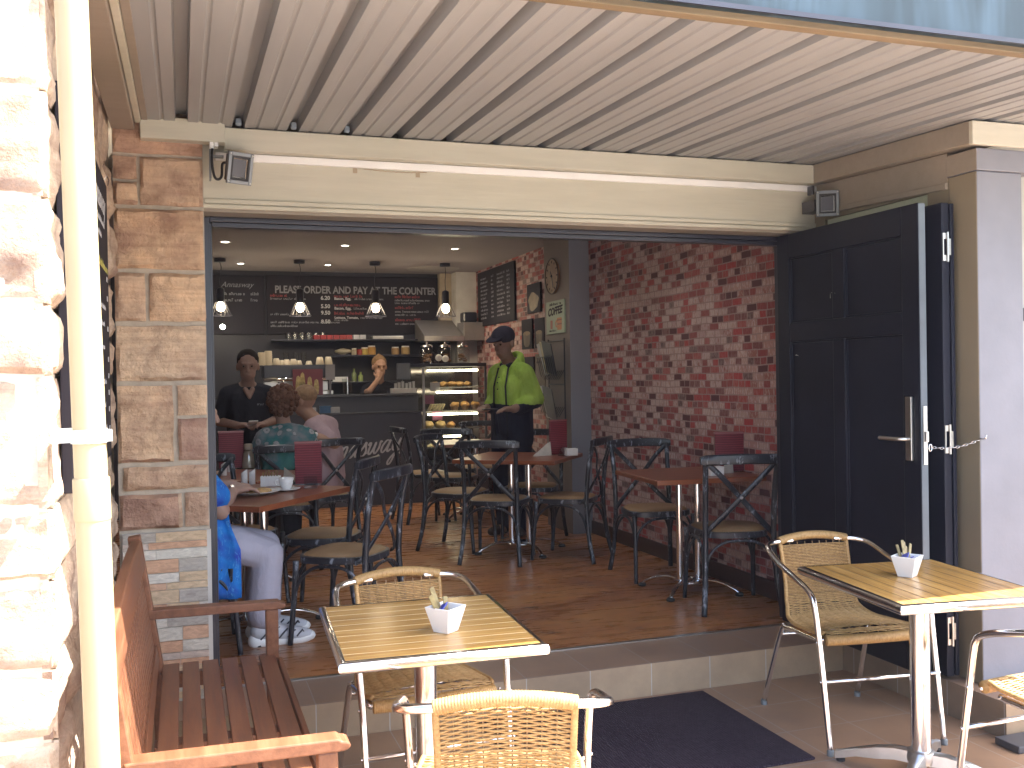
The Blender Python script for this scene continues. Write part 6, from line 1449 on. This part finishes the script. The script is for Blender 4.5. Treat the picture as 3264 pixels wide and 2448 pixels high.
c = a.ramp(n1, [(.3,(.012,.10,.50)),(.5,(.015,.20,.62)),(.68,(.02,.05,.40))]); c = a.mix(a.ramp(n2, [(.56,(0,0,0)),(.64,(.55,.55,.55))]), c, (.12,.42,.75)); a.set(c, .7, 0, .2); a.bump(a.noise(a.coord(), 8, 4), .4, .02); blu = a.m
j = MB()
for q in (-1,1): B.limb(j, [(q*.07,.0,.74),(q*.07,0,.92),(q*.085,0,1.05),(q*.08,-.005,1.13)], [.145,.14,.132,.075])
j.caps([B.p(.155,.0,1.10), Vector((.145,5.0,.935))], [.08,.072], 12); B.limb(j, [(-.155,0,1.10),(-.19,.06,.98)], [.08,.07]); cloth('blue_shirt', j, blu, bp)
# loose shirt tail hanging over the near thigh
sh_ = MB(); vs = []; n_ = 10
for i in range(n_+1):
    z = .83 - .40*i/n_
    for k_ in range(5): x = .135 + (.030 + .03*min(1,i/4))*(k_/4)*2; vs.append((x, 4.985 - .012*math.sin(k_*1.9+i*.3) - .02*min(1, i/3), z + (.015*k_ if i == 0 else 0)))
sh_.add(vs, [(i*5+k_, i*5+k_+1, i*5+k_+6, i*5+k_+5) for i in range(n_) for k_ in range(4)]); o = sh_.build('shirt_tail', blu, bp, smooth=True); sd_ = o.modifiers.new('t','SOLIDIFY'); sd_.thickness = .004
lav = fabric('pale_lavender_trousers', (.40,.39,.47), .1, 5); j = MB()
B.limb(j, [(.10,-.02,.70),(.10,.22,.675),(.10,.390,.615),(.10,.375,.46),(.10,.365,.315)], [.108,.098,.082,.082,.088]); B.limb(j, [(-.10,-.02,.70),(-.10,.39,.625),(-.10,.36,.315)], [.108,.085,.08]); cloth('pale_trousers', j, lav, bp)
for q in (-1,1):
    sk = MB(); B.limb(sk, [(q*.10,.365,.34),(q*.10,.368,.245)], [.052,.046]); cloth('dark_sock', sk, black_f, bp, .008)
    tn = MB(); B.limb(tn, [(q*.10,.345,.225),(q*.10,.40,.222),(q*.10,.47,.205),(q*.105,.545,.192),(q*.105,.585,.188)], [.052,.050,.044,.038,.028])
    t_ = cloth('trainer', tn, M_('white_trainer', (.52,.53,.56), .6, 0, .1, 12), bp, .006)
    so = MB(); B.limb(so, [(q*.10,.325,.176),(q*.10,.42,.170),(q*.105,.55,.172),(q*.105,.60,.180)], [.044,.037,.036,.026]); so2 = cloth('sole', so, m['white_plastic'], t_, .007)
    sp_ = MB()
    for i in range(5): sp_.tube([B.p(q*.10+.050-.004*abs(i-2),.345+.045*i,.19), B.p(q*.10+.052-.003*i,.375+.045*i,.222), B.p(q*.10+.030,.40+.04*i,.256-.012*i)], .0045, 6)
    sp_.build('trainer_stripe', m['frame_black'], t_)
wtc = MB(); wtc.tube([wh-Vector((.9,.3,.12)).normalized()*.012, wh+Vector((.9,.3,.12)).normalized()*.004], .034, 14); wtc.build('bracelet', m['steel'], bp, smooth=True, auto=50)
hr = MB(); hr.M = B.F; hr.ball((0,-.028,.048), .101, 16, (.87,.98,.88)); cloth('hair', hr, fabric('grey_hair', (.22,.20,.18), .3, 30), bp, .008)
